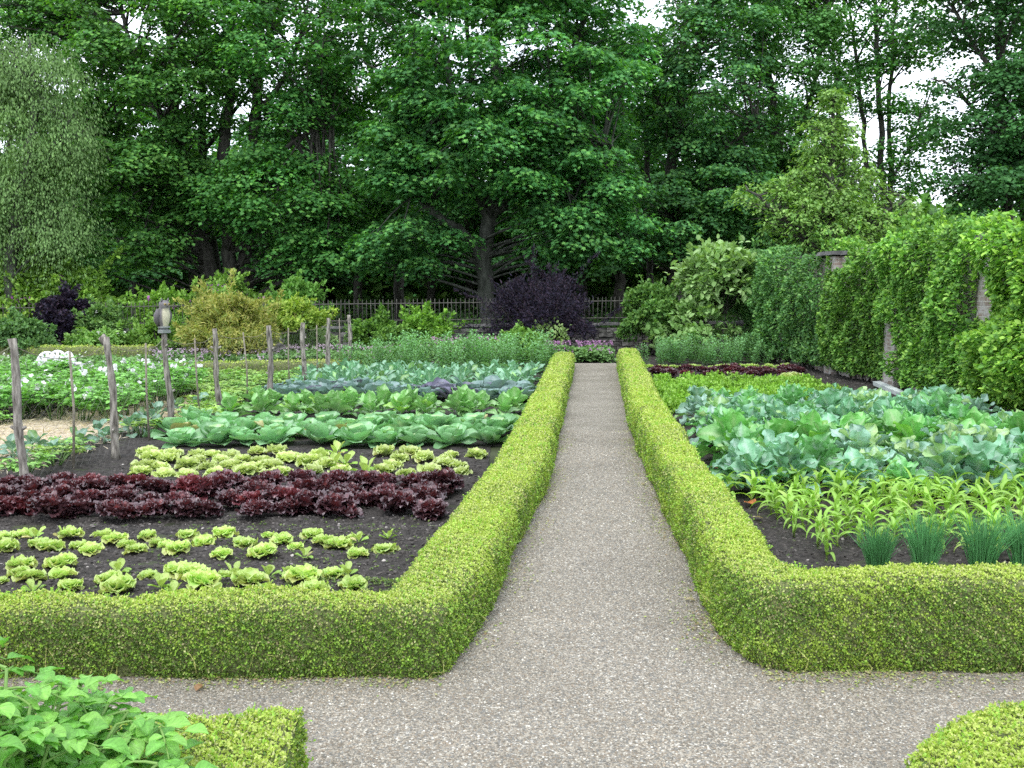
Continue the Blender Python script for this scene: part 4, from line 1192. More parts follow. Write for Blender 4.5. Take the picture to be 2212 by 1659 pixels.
# climbers trained on the wall
def climber(label, y0, y1, top, bulge, cols, seed, ls=.10, lo=.15, over=.25, dens=420, nm='wall_climber', w=None, gaps=()):
    rng = np.random.default_rng(seed)
    A = (y1 - y0) * (top - lo); N = int(A * dens * 3.3); ls = ls * .84
    y = rng.uniform(y0, y1, N); z = lo + (top + over - lo) * rng.random(N)
    p3 = np.stack([y * 0, y, z], -1)
    e = np.minimum(y - y0, y1 - y); edge = .45 + .55 * np.clip(e / .5, 0, 1)
    zt = np.clip((top + over - z + .25 * vn(p3, .5, seed + 4)) / .5, 0, 1) ** .5; zb = np.clip((z - lo + .1 + .15 * vn(p3, .4, seed)) / .3, 0, 1) ** .6
    lump = vn(p3, .85, seed + 1) * .5 + vn(p3, .35, seed + 2) * .35 + vn(p3, .15, seed + 7) * .15
    th = bulge * (.70 + .95 * lump) * edge * zt * zb
    th = np.maximum(th, .10 * (zt > .15))
    k = (zt > .12) & (rng.random(N) < edge * zt * 1.4 + .25) & (zb > .1)
    for (gy, gz0, gz1, gw) in gaps:
        k &= ~((np.abs(y - gy) < gw * (1 + .5 * vn(p3, .25, seed + 8))) & (z > gz0) & (z < gz1))
    y, z, th, p3, lump = y[k], z[k], th[k], p3[k], lump[k]; N = len(y)
    x = WX(y) - th * np.where(rng.random(N) < .28, .15 + .4 * rng.random(N), 1 - .22 * rng.random(N) ** 2) - .02
    P = np.stack([x, y, z], -1)
    # hanging orientation
    d = np.stack([-np.ones(N) * .7, rng.normal(0, .7, N), rng.normal(.05, .5, N)], -1)
    n = np.stack([-.55 + rng.normal(0, .3, N), rng.normal(0, .35, N), .75 + rng.normal(0, .3, N)], -1)
    c = pick(rng, cols, N, .2, w) * (1 + .30 * lump[:, None])  # shade put into leaf colour: hollows darker, bulges lighter
    loc = np.array([WX((y0 + y1) / 2) - .1, (y0 + y1) / 2, 0])
    root = empty(nm, loc, label, 'climber', 'climbers trained on the brick wall')
    mb = MB(); scatter(mb, P, d, n, ls * rng.uniform(.7, 1.25, N), L8, c); mb.build('leaves', M_LEAF, root, rel=loc, smooth=False)
    st = MB()
    for i in range(int((y1 - y0) * 3)):
        ya = rng.uniform(y0 + .2, y1 - .2); q = np.array([WX(ya) - .06, ya, 0.])
        pts = [q]
        for t in range(5): q = q + (rng.normal(-.02, .02), rng.normal(0, .12), (top - .2) / 5); pts.append(q)
        st.tube(pts, np.linspace(.025, .008, 6), 5)
    st.build('stems', M_BARK, root, rel=loc)
GR = [(.12,.28,.05),(.18,.38,.07),(.08,.19,.04),(.27,.47,.09)]
GB = [(.10,.25,.075),(.15,.33,.10),(.075,.18,.06),(.21,.40,.11)]
GY = [(.21,.40,.06),(.30,.50,.08),(.14,.30,.05),(.10,.23,.04)]
climber('dark glossy climber on the wall end nearest the railings', 22.9, 27.3, 2.5, .6, GB, 51, over=.30, dens=420)
climber('climber with small blue-green leaves between the two far wall piers', 20.9, 23.3, 2.4, .5, GB, 52, over=.2, dens=450, ls=.09, gaps=((21.0, 2.0, 3, .35),))
climber('narrow climber left of the bare brick strip half way along the wall', 17.9, 20.95, 2.35, .45, GR, 53, over=.2, dens=500, gaps=((20.4, 2.15, 3, .4),))
climber('full bright-leaved climber between the bare brick strip and the near pier', 14.5, 18.0, 2.45, .48, GR, 54, over=.3, dens=560, gaps=((17.6, -1, 1.2, .42), (14.55, 1.3, 3, .16)))
climber('lush yellow-green climber on the wall at the right edge', 10.2, 14.6, 2.6, .46, GY, 55, over=.2, dens=620, gaps=((14.35, 1.3, 3, .22),), ls=.105)
climber('low bushy yellow-green climber at the foot of the near pier', 12.2, 14.0, 1.35, .95, GY, 56, over=.1, dens=600, ls=.10)

for i, (u0, v0, u1, v1, lab) in enumerate([(1893, 836, 1953, 858, 'pale slab of board lying on soil below the wall pier'), (1812, 809, 1834, 813, 'small pale board end lying on soil under the wall climber')]):
    a, b = G(u0, v0), G(u1, v1)
    c = (a + b) / 2; d = b - a; L = np.linalg.norm(d); an = math.atan2(d[1], d[0])
    mb = MB().box((-L / 2, -.06, 0), (L / 2, .06, .07))
    o = mb.build('pale_board', M_PALE, smooth=False); o.location = (c[0], c[1], .02); o.rotation_euler = (0.08, .02, an); tag(o, lab, 'board')

# ------------------------------------------------------------------ shrubs
def shrub(name, label, u0, u1, vtop, Y, cols, seed, ls=.10, n=6000, tm=L8, zb=0.0, ry=None, flowers=None, group=None, blobs=34, mat=None, w=None, cat='shrub', up=.6, stems=True, spike=0.0, tight=0):
    rng = np.random.default_rng(seed)
    x0, x1 = D(u0, 700, Y)[0], D(u1, 700, Y)[0]; top = D((u0 + u1) / 2, vtop, Y)[2]
    cx, rx = (x0 + x1) / 2, (x1 - x0) / 2; hz = top - zb
    ry = ry or min(rx, 1.6)
    loc = np.array([cx, Y, zb])
    root = empty(name, loc, label, cat, group)
    # blobs over an egg-shaped volume
    a = rng.uniform(0, 2 * pi, blobs); q = rng.uniform(-.35, 1, blobs); rr = np.sqrt(np.clip(1 - q ** 2, .05, 1)) * (rng.uniform(.35, .98, blobs) if not tight else rng.uniform(.55, .80, blobs))
    bc = np.stack([cx + rx * rr * np.cos(a), Y + ry * rr * np.sin(a), zb + hz * (.42 + .42 * q)], -1)
    br = rng.uniform(.14, .36, blobs) * min(rx, hz * .7)
    k = rng.integers(blobs, size=n)
    v = nrm(rnd(rng, n) + (0, -.15, .35)); rad = br[k] * (1 - .55 * rng.random(n) ** 2.2) * (1 + spike * np.abs(rng.normal(0, .5, n)))
    P = bc[k] + v * rad[:, None] * (1.1, 1.1, .85)
    sh = rng.random(n) < (.22 if not tight else .06)                       # leafy shoots standing out of the outline
    ns = 40; sd = nrm(rnd(rng, ns) * (1, 1, .5) + (0, -.2, .8)); sb = rng.integers(blobs, size=ns); sl = rng.uniform(.25, .75, ns) * min(rx, hz * .7) * (1 + spike)
    ks = rng.integers(ns, size=n); tt = rng.random(n)[:, None]
    PS = bc[sb[ks]] + sd[ks] * (br[sb[ks]] * .6)[:, None] + sd[ks] * sl[ks][:, None] * tt + rnd(rng, n, .035) * (1.6 - tt)
    P = np.where(sh[:, None], PS, P)
    P = P[P[:, 2] > zb + .02]
    n2 = len(P); vv = nrm(P - np.array([cx, Y, zb + hz * .35]))
    d = vv * .6 + rnd(rng, n2, .5) + (0, 0, .1); nn = vv * (1 - up) + (0, 0, up) + rnd(rng, n2, .35)
    c = pick(rng, cols, n2, .2, w) * (1 + .15 * vn(P, .35, seed)[:, None])
    mb = MB(); scatter(mb, P, d, nn, ls * rng.uniform(.7, 1.3, n2), tm, c); mb.build('foliage', mat or M_LEAF, root, rel=loc, smooth=False)
    if stems:
        st = MB()
        for i in range(0, blobs, 2):
            b0 = np.array([cx + rng.normal(0, .08), Y + rng.normal(0, .08), zb - .02]); st.tube([b0, (b0 + bc[i]) / 2 + rng.normal(0, .05, 3), bc[i]], [.025, .018, .008], 5)
        st.build('stems', M_BARK, root, rel=loc)
    if flowers:
        fc, nf, fs = flowers
        nb = max(1, nf // 3); bk = rng.integers(blobs, size=nb); fv = nrm(rnd(rng, nb) + (0, -.9, .6))
        C0 = bc[bk] + fv * br[bk][:, None]
        C0 = C0[C0[:, 2] > zb + .1]
        Pq = np.repeat(C0, 9, 0) + rnd(rng, len(C0) * 9, fs * .55)
        f = MB(); scatter(f, Pq, rnd(rng, len(Pq)) + (0, -.4, .4), rnd(rng, len(Pq), .5) + (0, -.8, .8), fs * rng.uniform(.7, 1.2, len(Pq)), KW, pick(rng, fc, len(Pq), .15))
        f.build('flowers', M_PET, root, rel=loc, smooth=False)['kind'] = 'stuff'
    return root

PUR = [(.022,.018,.040),(.037,.026,.056),(.014,.012,.026),(.05,.03,.052)]
PINK = [(.42,.20,.38),(.50,.28,.46),(.34,.14,.34)]
RHP = [(.46,.14,.46),(.54,.20,.52),(.36,.09,.40)]
LIME = [(.34,.48,.07),(.42,.54,.10),(.24,.38,.06)]
RH = [(.10,.20,.04),(.15,.27,.05),(.20,.33,.07),(.07,.14,.035)]
# beyond the railings
shrub('rhododendron', 'large bright green rhododendron bank at the far left with purple flowers', -60, 265, 560, 30.6, [(.22,.40,.06),(.28,.46,.08),(.15,.28,.05)], 61, ls=.15, n=19000, flowers=(RHP, 60, .09), blobs=60, ry=1.0)
shrub('rhododendron', 'purple-flowered rhododendron behind the owl decoy', 290, 440, 628, 30.2, [(.18,.34,.06),(.24,.42,.08)], 62, ls=.14, n=7000, flowers=(RHP, 70, .09))
shrub('rhododendron', 'purple-flowered rhododendron behind the golden conifer', 400, 580, 600, 30.6, [(.16,.30,.06),(.22,.38,.07)], 63, ls=.14, n=8000, flowers=(RHP, 150, .09))
shrub('elder_bush', 'green pointed shrub beyond the railings right of the golden conifer', 590, 705, 592, 30.4, [(.14,.32,.06),(.19,.38,.08)], 64, ls=.13, n=5000)
# inside
shrub('garden_shrub', 'blue-green rounded shrub at the left edge behind the potatoes', -60, 108, 690, 24.0, [(.12,.25,.08),(.17,.31,.10),(.09,.19,.06)], 65, ls=.10, n=8000)
shrub('garden_shrub', 'bright topped shrub behind the blue-green one at the left edge', -120, 30, 668, 27.0, [(.26,.38,.06),(.18,.3,.05)], 66, ls=.10, n=4000)
shrub('barberry_bush', 'dark purple bush left of the owl decoy', 82, 200, 612, 26.4, PUR, 67, ls=.08, n=15000, tm=K4)
shrub('camellia_bush', 'glossy green shrub with a few white flowers beside the dark purple bush', 172, 268, 648, 26.2, [(.10,.21,.06),(.15,.28,.08),(.2,.33,.1)], 68, ls=.10, n=6500, flowers=([(.8,.8,.75)], 24, .04))
shrub('garden_shrub', 'low spreading green shrub in front of the camellia', 140, 300, 712, 24.8, [(.14,.28,.06),(.20,.35,.08)], 69, ls=.09, n=6000, flowers=([(.8,.8,.75)], 36, .04))
shrub('garden_shrub', 'leafy green shrub directly behind the owl post', 285, 400, 688, 25.4, [(.13,.26,.05),(.19,.33,.06)], 70, ls=.09, n=7000)
shrub('golden_conifer', 'feathery golden yellow shrub in the middle of the left border', 405, 598, 632, 23.2, [(.42,.42,.11),(.52,.50,.16),(.34,.38,.10),(.26,.34,.08)], 71, ls=.12, n=23000, tm=KN, up=.2, spike=.22, blobs=46)
shrub('lime_azalea', 'lime green leafy shrub on bare stems right of the golden conifer', 566, 700, 648, 24.2, LIME, 72, ls=.10, n=3600, zb=.72, blobs=18)
shrub('garden_shrub', 'loose green shrub with upright stems below the lime shrub', 590, 720, 700, 25.2, [(.16,.28,.08),(.22,.34,.1)], 73, ls=.08, n=3500)
shrub('garden_shrub', 'rounded mid green shrub right of the last timber post', 760, 880, 686, 25.6, [(.13,.28,.045),(.19,.36,.06),(.09,.2,.04)], 74, ls=.10, n=7500)
shrub('garden_shrub', 'bright green shrub before the railings left of the bare stone wall', 850, 968, 678, 26.3, [(.17,.36,.045),(.23,.43,.06),(.11,.24,.04)], 75, ls=.10, n=8500)
shrub('black_elder', 'large very dark purple shrub at the end of the path', 1062, 1290, 594, 26.6, PUR, 76, ls=.10, n=26000, tm=KN, blobs=60, up=.3, spike=.35)
shrub('garden_shrub', 'fresh green shrub at the left foot of the very dark purple shrub', 1080, 1175, 716, 24.9, [(.16,.33,.06),(.22,.4,.08)], 77, ls=.10, n=5000)
shrub('garden_shrub', 'pale straggly plant before the very dark purple shrub', 1150, 1235, 690, 25.2, [(.24,.36,.12),(.3,.42,.16)], 78, ls=.10, n=420, blobs=12)
shrub('currant_bush', 'mid green shrub between the path end and the light leafy tree', 1335, 1470, 606, 27.0, [(.09,.21,.05),(.13,.27,.06),(.17,.32,.07)], 79, ls=.11, n=11000, tight=1)
shrub('magnolia', 'large pale-leaved rounded shrub beside the brick wall end', 1462, 1648, 525, 26.6, [(.32,.50,.18),(.40,.58,.25),(.22,.38,.12)], 80, ls=.20, n=4600, zb=1.15, blobs=50, up=.8, tight=1)
shrub('magnolia', 'lower pale-leaved branches of shrub over the stone wall', 1420, 1590, 650, 26.0, [(.20,.36,.11),(.28,.44,.16)], 81, ls=.17, n=1500, blobs=22)
# flowers border
def geranium(label, u0, u1, v0, Y, seed, h=.45, n=5000, nf=500, fc=PINK):
    rng = np.random.default_rng(seed); x0, x1 = XU(u0, Y), XU(u1, Y)
    loc = np.array([(x0 + x1) / 2, Y, 0]); root = empty('geranium_patch', loc, label, 'flowers')
    x = rng.uniform(x0, x1, n); y = Y + rng.uniform(-.6, .6, n); hh = h * (.8 + .25 * vn(np.stack([x, y, x * 0], -1), .4, seed)) * np.clip(1.15 - ((y - Y) / .75) ** 2, .2, 1)
    P = np.stack([x, y, hh * (1 - .8 * rng.random(n) ** 2)], -1)
    mb = MB(); scatter(mb, P, rnd(rng, n) * (1, 1, .4), rnd(rng, n, .4) + (0, -.3, 1), rng.uniform(.05, .10, n), KW, pick(rng, [(.15,.29,.09),(.2,.35,.12),(.1,.2,.06)], n))
    mb.build('leaves', M_LEAF, root, rel=loc, smooth=False)
    m = nf; x = rng.uniform(x0, x1, m); y = Y + rng.uniform(-.6, .5, m)
    P = np.stack([x, y, h * (.95 + .2 * rng.random(m)) * np.clip(1.15 - ((y - Y) / .75) ** 2, .3, 1)], -1); P = np.repeat(P, 4, 0) + rnd(rng, m * 4, .01)
    f = MB(); scatter(f, P, rnd(rng, len(P)), rnd(rng, len(P), .4) + (0, -.6, .8), .035, KW, pick(rng, fc, len(P))); f.build('flowers', M_PET, root, rel=loc, smooth=False)['kind'] = 'stuff'
geranium('low mound of magenta-pink geraniums closing the end of the path', 1175, 1322, 745, 24.6, 91, .45, 6000, 150)
geranium('pale pink flowers below the golden conifer in the left border', 330, 600, 740, 22.4, 92, .38, 9000, 190, [(.45,.33,.43),(.5,.4,.48)])
geranium('pale pink flowers between the timber posts and the green shrubs', 600, 930, 740, 23.4, 93, .42, 10000, 160, [(.45,.33,.43),(.5,.38,.46)])
geranium('sparse pink flowers beneath the stone wall behind the broad beans', 930, 1120, 740, 25.4, 94, .5, 6000, 200, [(.5,.3,.45)])
geranium('green ground plants beside the chairs at far left', -80, 320, 760, 21.4, 95, .35, 8000, 20, [(.7,.7,.65)])

# ------------------------------------------------------------------ trees
def catmull(P, R, per=5):
    P = np.asarray(P, float); n = len(P); res = []; rr = []
    for i in range(n - 1):
        p0, p1, p2, p3 = P[max(i - 1, 0)], P[i], P[i + 1], P[min(i + 2, n - 1)]
        for t in np.linspace(0, 1, per, endpoint=False):
            res.append(.5 * ((2 * p1) + (-p0 + p2) * t + (2 * p0 - 5 * p1 + 4 * p2 - p3) * t ** 2 + (-p0 + 3 * p1 - 3 * p2 + p3) * t ** 3)); rr.append(R[i] * (1 - t) + R[i + 1] * t)
    res.append(P[-1]); rr.append(R[-1]); return np.array(res), np.array(rr)

SYC = [(.07,.20,.035),(.10,.26,.045),(.055,.16,.03),(.15,.33,.05)]
def tree(name, label, limbs, vols, seed, ls=.16, cols=SYC, per=120, cr=(.5, .95), mat=None, tm=KW, bark=None, group='tall trees beyond the railings', flat=.46, cat='tree', bright=.18):
    """limbs: list of (points, radii); vols: (cx,cy,cz,rx,ry,rz,n)"""
    rng = np.random.default_rng(seed)
    base = np.array(limbs[0][0][0], float); loc = np.array([base[0], base[1], 0])
    root = empty(name, loc, label, cat, group)
    tk = MB(); sk = []
    for P, R in limbs:
        q, r = catmull(P, R); q[1:-1] += rng.normal(0, .03, q[1:-1].shape)
        tk.tube(q, r, 9, jit=.06, rng=rng); sk.append(q)
    sk = np.concatenate(sk)
    # root flare
    tk.tube([base + (0, 0, -.05), base + (0, 0, .35), base + (0, 0, .8)], [limbs[0][1][0] * 1.6, limbs[0][1][0] * 1.2, limbs[0][1][0] * .98], 9, jit=.08, rng=rng)
    C = []
    for (cx, cy, cz, rx, ry, rz, n) in vols:
        v = nrm(rnd(rng, n)); rad = rng.uniform(.35, 1, n)[:, None] ** .6
        C.append(np.array([cx, cy, cz]) + v * rad * (rx, ry, rz))
    C = np.concatenate(C); C = C[C[:, 2] > 1.2]; nc = len(C)
    r = rng.uniform(cr[0], cr[1], nc)
    for i in range(nc):   # twigs from limb to spray
        dz = C[i] - sk; cost = ((dz ** 2).sum(1) + np.where(dz[:, 2] < .2, 6, 0)) * rng.uniform(.55, 1.45, len(sk)); j = cost.argmin(); a = sk[j]
        m = (a + C[i]) / 2 + np.array([rng.normal(0, .15), rng.normal(0, .15), .12 * np.linalg.norm(C[i] - a) * .5])
        t = np.linspace(0, 1, 5)[:, None]; q = (1 - t) ** 2 * a + 2 * t * (1 - t) * m + t * t * C[i]
        L = np.linalg.norm(C[i] - a)
        tk.tube(q, np.linspace(.012 + .014 * min(L, 4), .008, 5), 4, cap=False)
        for _ in range(2):
            e = C[i] + np.array([rng.normal(0, r[i] * .6), rng.normal(0, r[i] * .6), rng.uniform(-.05, .15)])
            tk.tube([q[3], (q[3] + e) / 2 + (0, 0, .05), e], [.010, .008, .004], 3, cap=False)
    tk.build('trunk', bark or M_BARK, root, rel=loc)
    per = per * (.16 / ls) ** 1.5 if ls < .16 else per
    cnt = np.maximum(10, (per * (r / .8) ** 2)).astype(int); idx = np.repeat(np.arange(nc), cnt); N = len(idx)
    th = rng.uniform(0, 2 * pi, N); q = np.sqrt(rng.random(N)); R = r[idx] * q
    tl = rng.normal(0, .17, (nc, 2)); hr = rng.uniform(.75, 1.3, nc)
    R = R * (1 + .25 * np.sin(th * 3 + idx * 1.7))
    z = r[idx] * flat * hr[idx] * (1 - q ** 2) - rng.exponential(.12, N) * r[idx] * 1.2 + R * (np.cos(th) * tl[idx, 0] + np.sin(th) * tl[idx, 1])
    P = C[idx] + np.stack([np.cos(th) * R, np.sin(th) * R, z], -1)
    d = np.stack([np.cos(th) * (.3 + q), np.sin(th) * (.3 + q), -.25 - .5 * q], -1) + rnd(rng, N, .35)
    if name == 'willow_tree': d = d * (.5, .5, 1) - (0, 0, .7); P[:, 2] -= rng.exponential(.45, N) * rng.uniform(.2, 1.6, nc)[idx]
    nn = np.stack([np.cos(th) * q * .5, np.sin(th) * q * .5, np.ones(N)], -1) + rnd(rng, N, .28)
    tintc = (1 + bright * rng.normal(0, 1, nc)).clip(.55, 1.7)
    c = pick(rng, cols, N, .15) * tintc[idx][:, None]
    if mat is None and tm is not K4 and name != 'willow_tree': c = c * (.92, 1.02, 1.38)
    mb = MB(); scatter(mb, P, d, nn, ls * rng.uniform(.75, 1.25, N), tm, c); mb.build('crown', mat or M_TREE, root, rel=loc, smooth=False)
    return root

def LP(Y, pts, dy=0.0):
    """picture points of a limb at depth Y (dy: how far it leans forward at the tip)"""
    n = len(pts); return [D(u, v, Y + dy * i / (n - 1)) for i, (u, v) in enumerate(pts)]
def V_(u, v, Y, ru, rv, ry, n):
    c = D(u, v, Y); k = Y / FP; return (c[0], c[1], c[2], ru * k, ry, rv * k, n)

def foot(P):
    P[0] = np.array([P[0][0], P[0][1], 0.0]); return P

# central sycamore
Yc = 33.0
tree('sycamore_tree', 'huge central sycamore with a forked grey trunk left of the very dark purple shrub',
     [(foot(LP(Yc, [(1052,700),(1050,620),(1046,560),(1060,450),(1078,300),(1072,120),(1065,-60),(1060,-200)])), [.30,.28,.27,.24,.2,.15,.1,.05]),
      (LP(Yc, [(1046,570),(1000,505),(940,465),(900,400),(888,300),(870,180)], -1.5), [.20,.17,.14,.12,.08,.05]),
      (LP(Yc, [(1056,470),(1012,350),(985,240),(960,90),(930,-60)], -1), [.20,.16,.13,.09,.05]),
      (LP(Yc, [(1068,440),(1120,330),(1190,220),(1250,80),(1290,-50)], -1.5), [.18,.15,.12,.08,.04]),
      (LP(Yc, [(1062,470),(1140,400),(1230,340),(1320,310)], -2), [.14,.11,.08,.04]),
      (LP(Yc, [(1075,300),(1030,200),(1010,60),(1000,-80)], 1.5), [.12,.1,.07,.04])],
     [V_(1075, 130, Yc - 1, 310, 230, 3.8, 205), V_(1080, 330, Yc - 1.5, 290, 130, 3.2, 105), V_(1270, 520, Yc - 1.5, 140, 60, 2.0, 30), V_(880, 530, Yc - 1, 110, 60, 1.8, 24), V_(1060, -100, Yc, 330, 130, 3.5, 110), V_(1230, 440, Yc - 2, 130, 70, 1.6, 26), V_(880, 330, Yc - 1.5, 90, 110, 1.8, 34)],
     601, ls=.13, per=165, tm=MP, bark=M_GREYBARK, cols=[(.075,.21,.045),(.105,.27,.055),(.06,.17,.04),(.16,.35,.06)], bright=.22)
# left sycamores
Yl = 35.0
tree('sycamore_tree', 'leaning dark-trunked sycamore at left, its trunk bending towards the pale tree',
     [(foot(LP(Yl, [(470,700),(452,590),(425,505),(396,430),(380,300),(372,150),(365,-50)])), [.32,.30,.27,.24,.2,.14,.07]),
      (LP(Yl, [(400,440),(330,380),(250,330),(180,300)], -1.5), [.13,.1,.07,.03]),
      (LP(Yl, [(382,320),(330,210),(280,90),(250,-40)], -1), [.13,.1,.07,.04])],
     [V_(330, 160, Yl - 1, 200, 240, 3.2, 175), V_(300, 400, Yl - 2, 170, 100, 2.2, 80), V_(260, 530, Yl - 2.5, 150, 60, 1.8, 28), V_(300, -120, Yl, 200, 130, 3, 40), V_(110, 30, Yl, 100, 80, 2, 50), V_(20, 60, Yl, 60, 60, 2, 18)],
     602, ls=.125, per=120, cols=[(.08,.20,.035),(.115,.27,.045),(.065,.16,.03),(.17,.34,.05)])
tree('sycamore_tree', 'slim straight sycamore just right of the leaning dark one',
     [(foot(LP(36.5, [(468,700),(462,560),(446,430),(436,300),(440,100),(445,-80)])), [.2,.19,.17,.15,.1,.05]),
      (LP(36.5, [(440,330),(500,250),(560,150),(600,20)], -1), [.08,.07,.05,.03])],
     [V_(480, 60, 36.5, 130, 130, 2.5, 55), V_(420, 470, 36, 120, 50, 1.8, 22)], 603, ls=.125, per=110)
tree('sycamore_tree', 'twin-stemmed sycamore standing left of the central tree',
     [(foot(LP(34.5, [(505,700),(497,600),(490,470),(482,330),(498,150),(505,-60)])), [.28,.26,.23,.2,.15,.08]),
      (foot(LP(34.8, [(528,700),(530,590),(542,450),(548,330),(556,150),(560,-50)])), [.3,.28,.25,.22,.16,.08]),
      (LP(34.8, [(545,410),(600,340),(660,290),(720,260)], -1.5), [.13,.1,.07,.03]),
      (LP(34.8, [(552,250),(620,160),(660,40)], -1), [.11,.08,.05])],
     [V_(630, 110, 34, 170, 220, 3.2, 125), V_(600, 430, 33, 180, 110, 2.2, 85), V_(680, 550, 33, 120, 50, 1.6, 24), V_(560, -120, 35, 170, 120, 3, 35)], 604, ls=.125, per=120)
tree('sycamore_tree', 'shaded sycamore between the twin-stemmed tree and the central one',
     [(foot(LP(38, [(862,700),(862,600),(866,480),(850,300),(800,150),(760,0)])), [.2,.19,.17,.14,.1,.05]),
      (foot(LP(37, [(690,700),(685,560),(680,420),(690,280),(700,100)])), [.16,.15,.13,.1,.06])],
     [V_(790, 130, 37.5, 140, 190, 2.8, 80), V_(760, 480, 36, 140, 90, 2.2, 80), V_(800, -80, 38, 150, 100, 2.5, 25)], 605, ls=.125, per=120)
# pale feathery tree at left edge
tree('willow_tree', 'pale grey-green feathery tree at the left edge',
     [(foot(LP(29.9, [(20,700),(30,500),(60,350),(70,200),(60,80)])), [.2,.18,.14,.08,.03]),
      (LP(29.9, [(40,420),(110,330),(150,260)]), [.09,.06,.03]), (LP(29.9, [(30,450),(-60,330),(-110,200)]), [.09,.06,.03])],
     [V_(10, 270, 30, 175, 190, 1.3, 120), V_(30, 460, 29.9, 150, 110, .6, 70), V_(-20, 140, 30, 120, 70, 1.2, 24), V_(150, 300, 30, 60, 60, .8, 14), V_(130, 480, 30, 70, 50, .8, 14)],
     606, ls=.095, per=150, cols=[(.17,.29,.10),(.21,.34,.12),(.13,.23,.08)], tm=(K4[0] * (1, .7, 1), K4[1], None), flat=.6, cr=(.4, 1.0), bright=.22, bark=M_GREYBARK, cat='tree')
# right trees
tree('sycamore_tree', 'tall straight sycamore right of the central one, behind the green bush',
     [(foot(LP(36, [(1462,700),(1458,560),(1450,400),(1465,260),(1476,120),(1480,-60)])), [.26,.24,.22,.18,.13,.07]),
      (LP(36, [(1452,430),(1520,360),(1590,300),(1650,270)], -1.5), [.11,.08,.06,.03]),
      (LP(36, [(1465,280),(1410,200),(1380,80)], -1), [.1,.07,.04]),
      (foot(LP(37, [(1405,700),(1403,560),(1400,400),(1390,250),(1360,100)])), [.13,.12,.1,.08,.04])],
     [V_(1520, 180, 35.5, 160, 190, 3, 125), V_(1420, 470, 34.5, 130, 90, 2, 65), V_(1560, 420, 35, 130, 90, 2.2, 70), V_(1560, -60, 36, 180, 110, 3, 50), V_(1380, 200, 37, 70, 160, 2, 20)],
     607, ls=.12, per=125, cols=[(.07,.18,.045),(.10,.24,.055),(.055,.15,.04),(.15,.31,.06)])
tree('sycamore_tree', 'broad sycamore behind the bright conical holly',
     [(foot(LP(37, [(1690,700),(1690,500),(1680,350),(1665,200),(1640,50),(1630,-80)])), [.24,.22,.19,.16,.1,.05]),
      (LP(37, [(1683,380),(1740,250),(1770,120),(1790,0)], -1), [.12,.09,.06,.03])],
     [V_(1700, 160, 36.5, 115, 200, 2.6, 85), V_(1690, 420, 36, 110, 100, 2, 52), V_(1720, -60, 37, 150, 90, 2.5, 35)], 608, ls=.12, per=125, cols=[(.10,.23,.045),(.14,.30,.055),(.08,.19,.04)])
tree('sycamore_tree', 'thin-trunked sycamore with sky showing through right of the bright holly',
     [(foot(LP(38, [(1915,700),(1912,520),(1905,380),(1900,230),(1893,80),(1890,-80)])), [.14,.13,.12,.10,.08,.04]),
      (foot(LP(38.3, [(1875,700),(1878,520),(1872,380),(1862,240),(1845,100),(1830,-60)])), [.11,.1,.09,.08,.06,.03]),
      (foot(LP(38.6, [(1930,700),(1922,520),(1925,400),(1920,250),(1930,90),(1940,-60)])), [.12,.11,.1,.08,.06,.03]),
      (LP(38, [(1918,420),(1950,340),(1985,260)], -.5), [.06,.04,.02]),
      (foot(LP(38, [(1822,700),(1820,500),(1818,350),(1812,220),(1800,80)])), [.11,.1,.09,.08,.04])],
     [V_(1900, 60, 38, 130, 100, 2.5, 60), V_(1860, 180, 38, 90, 60, 2, 18), V_(1870, 330, 38, 90, 120, 2, 28), V_(1960, 390, 38, 60, 40, 1.4, 12), V_(1990, 240, 37.5, 60, 130, 1.5, 26), V_(1960, 120, 37.5, 60, 60, 1.5, 14), V_(1900, -80, 38, 180, 80, 2.5, 30)], 609, ls=.12, per=100, cr=(.4, .8))
tree('sycamore_tree', 'tall dark sycamore at the right edge above the wall',
     [(foot(LP(33, [(2178,700),(2176,500),(2168,360),(2160,220),(2158,60),(2160,-100)])), [.24,.22,.19,.16,.12,.06]),
      (LP(33, [(2170,330),(2110,240),(2060,190),(2010,170)], -1), [.09,.07,.05,.02]),
      (LP(33, [(2178,470),(2120,430),(2060,420)], -.5), [.07,.05,.02]), (LP(33, [(2160,180),(2090,70),(2040,-20)], -.5), [.09,.06,.03]),
      (foot(LP(34, [(2222,700),(2215,450),(2215,200),(2220,0)])), [.22,.2,.16,.1])],
     [V_(2150, 230, 32.5, 130, 120, 2.4, 62), V_(2130, 390, 32, 120, 60, 2, 34), V_(2130, 10, 33, 150, 100, 2.5, 60), V_(2230, 300, 33, 80, 200, 2, 50)], 610, ls=.12, per=125, cols=[(.065,.18,.04),(.095,.23,.05),(.055,.14,.035)], tm=KW)
# bright conical holly behind the wall
tree('holly_tree', 'bright light green conical tree rising behind the wall end',
     [(foot(LP(28.5, [(1795,700),(1795,550),(1795,400),(1798,300),(1800,200)])), [.16,.14,.1,.06,.03]),
      (LP(28.5, [(1795,560),(1700,480),(1610,400)], -.5), [.07,.05,.02]), (LP(28.5, [(1795,540),(1900,470),(1960,430)], 0), [.06,.04,.02])],
     [V_(1800, 228, 28.5, 9, 34, .2, 12), V_(1798, 310, 28.5, 62, 55, .8, 40), V_(1795, 400, 28.5, 105, 70, 1.3, 75), V_(1790, 490, 28.5, 150, 75, 1.7, 130), V_(1650, 430, 28.5, 55, 40, .7, 16), V_(1920, 450, 28.5, 60, 45, .8, 16)],
     611, ls=.11, per=130, cols=[(.22,.38,.10),(.29,.46,.13),(.16,.30,.08)], tm=K4, cr=(.28, .48), flat=.7, bright=.12, group=None)
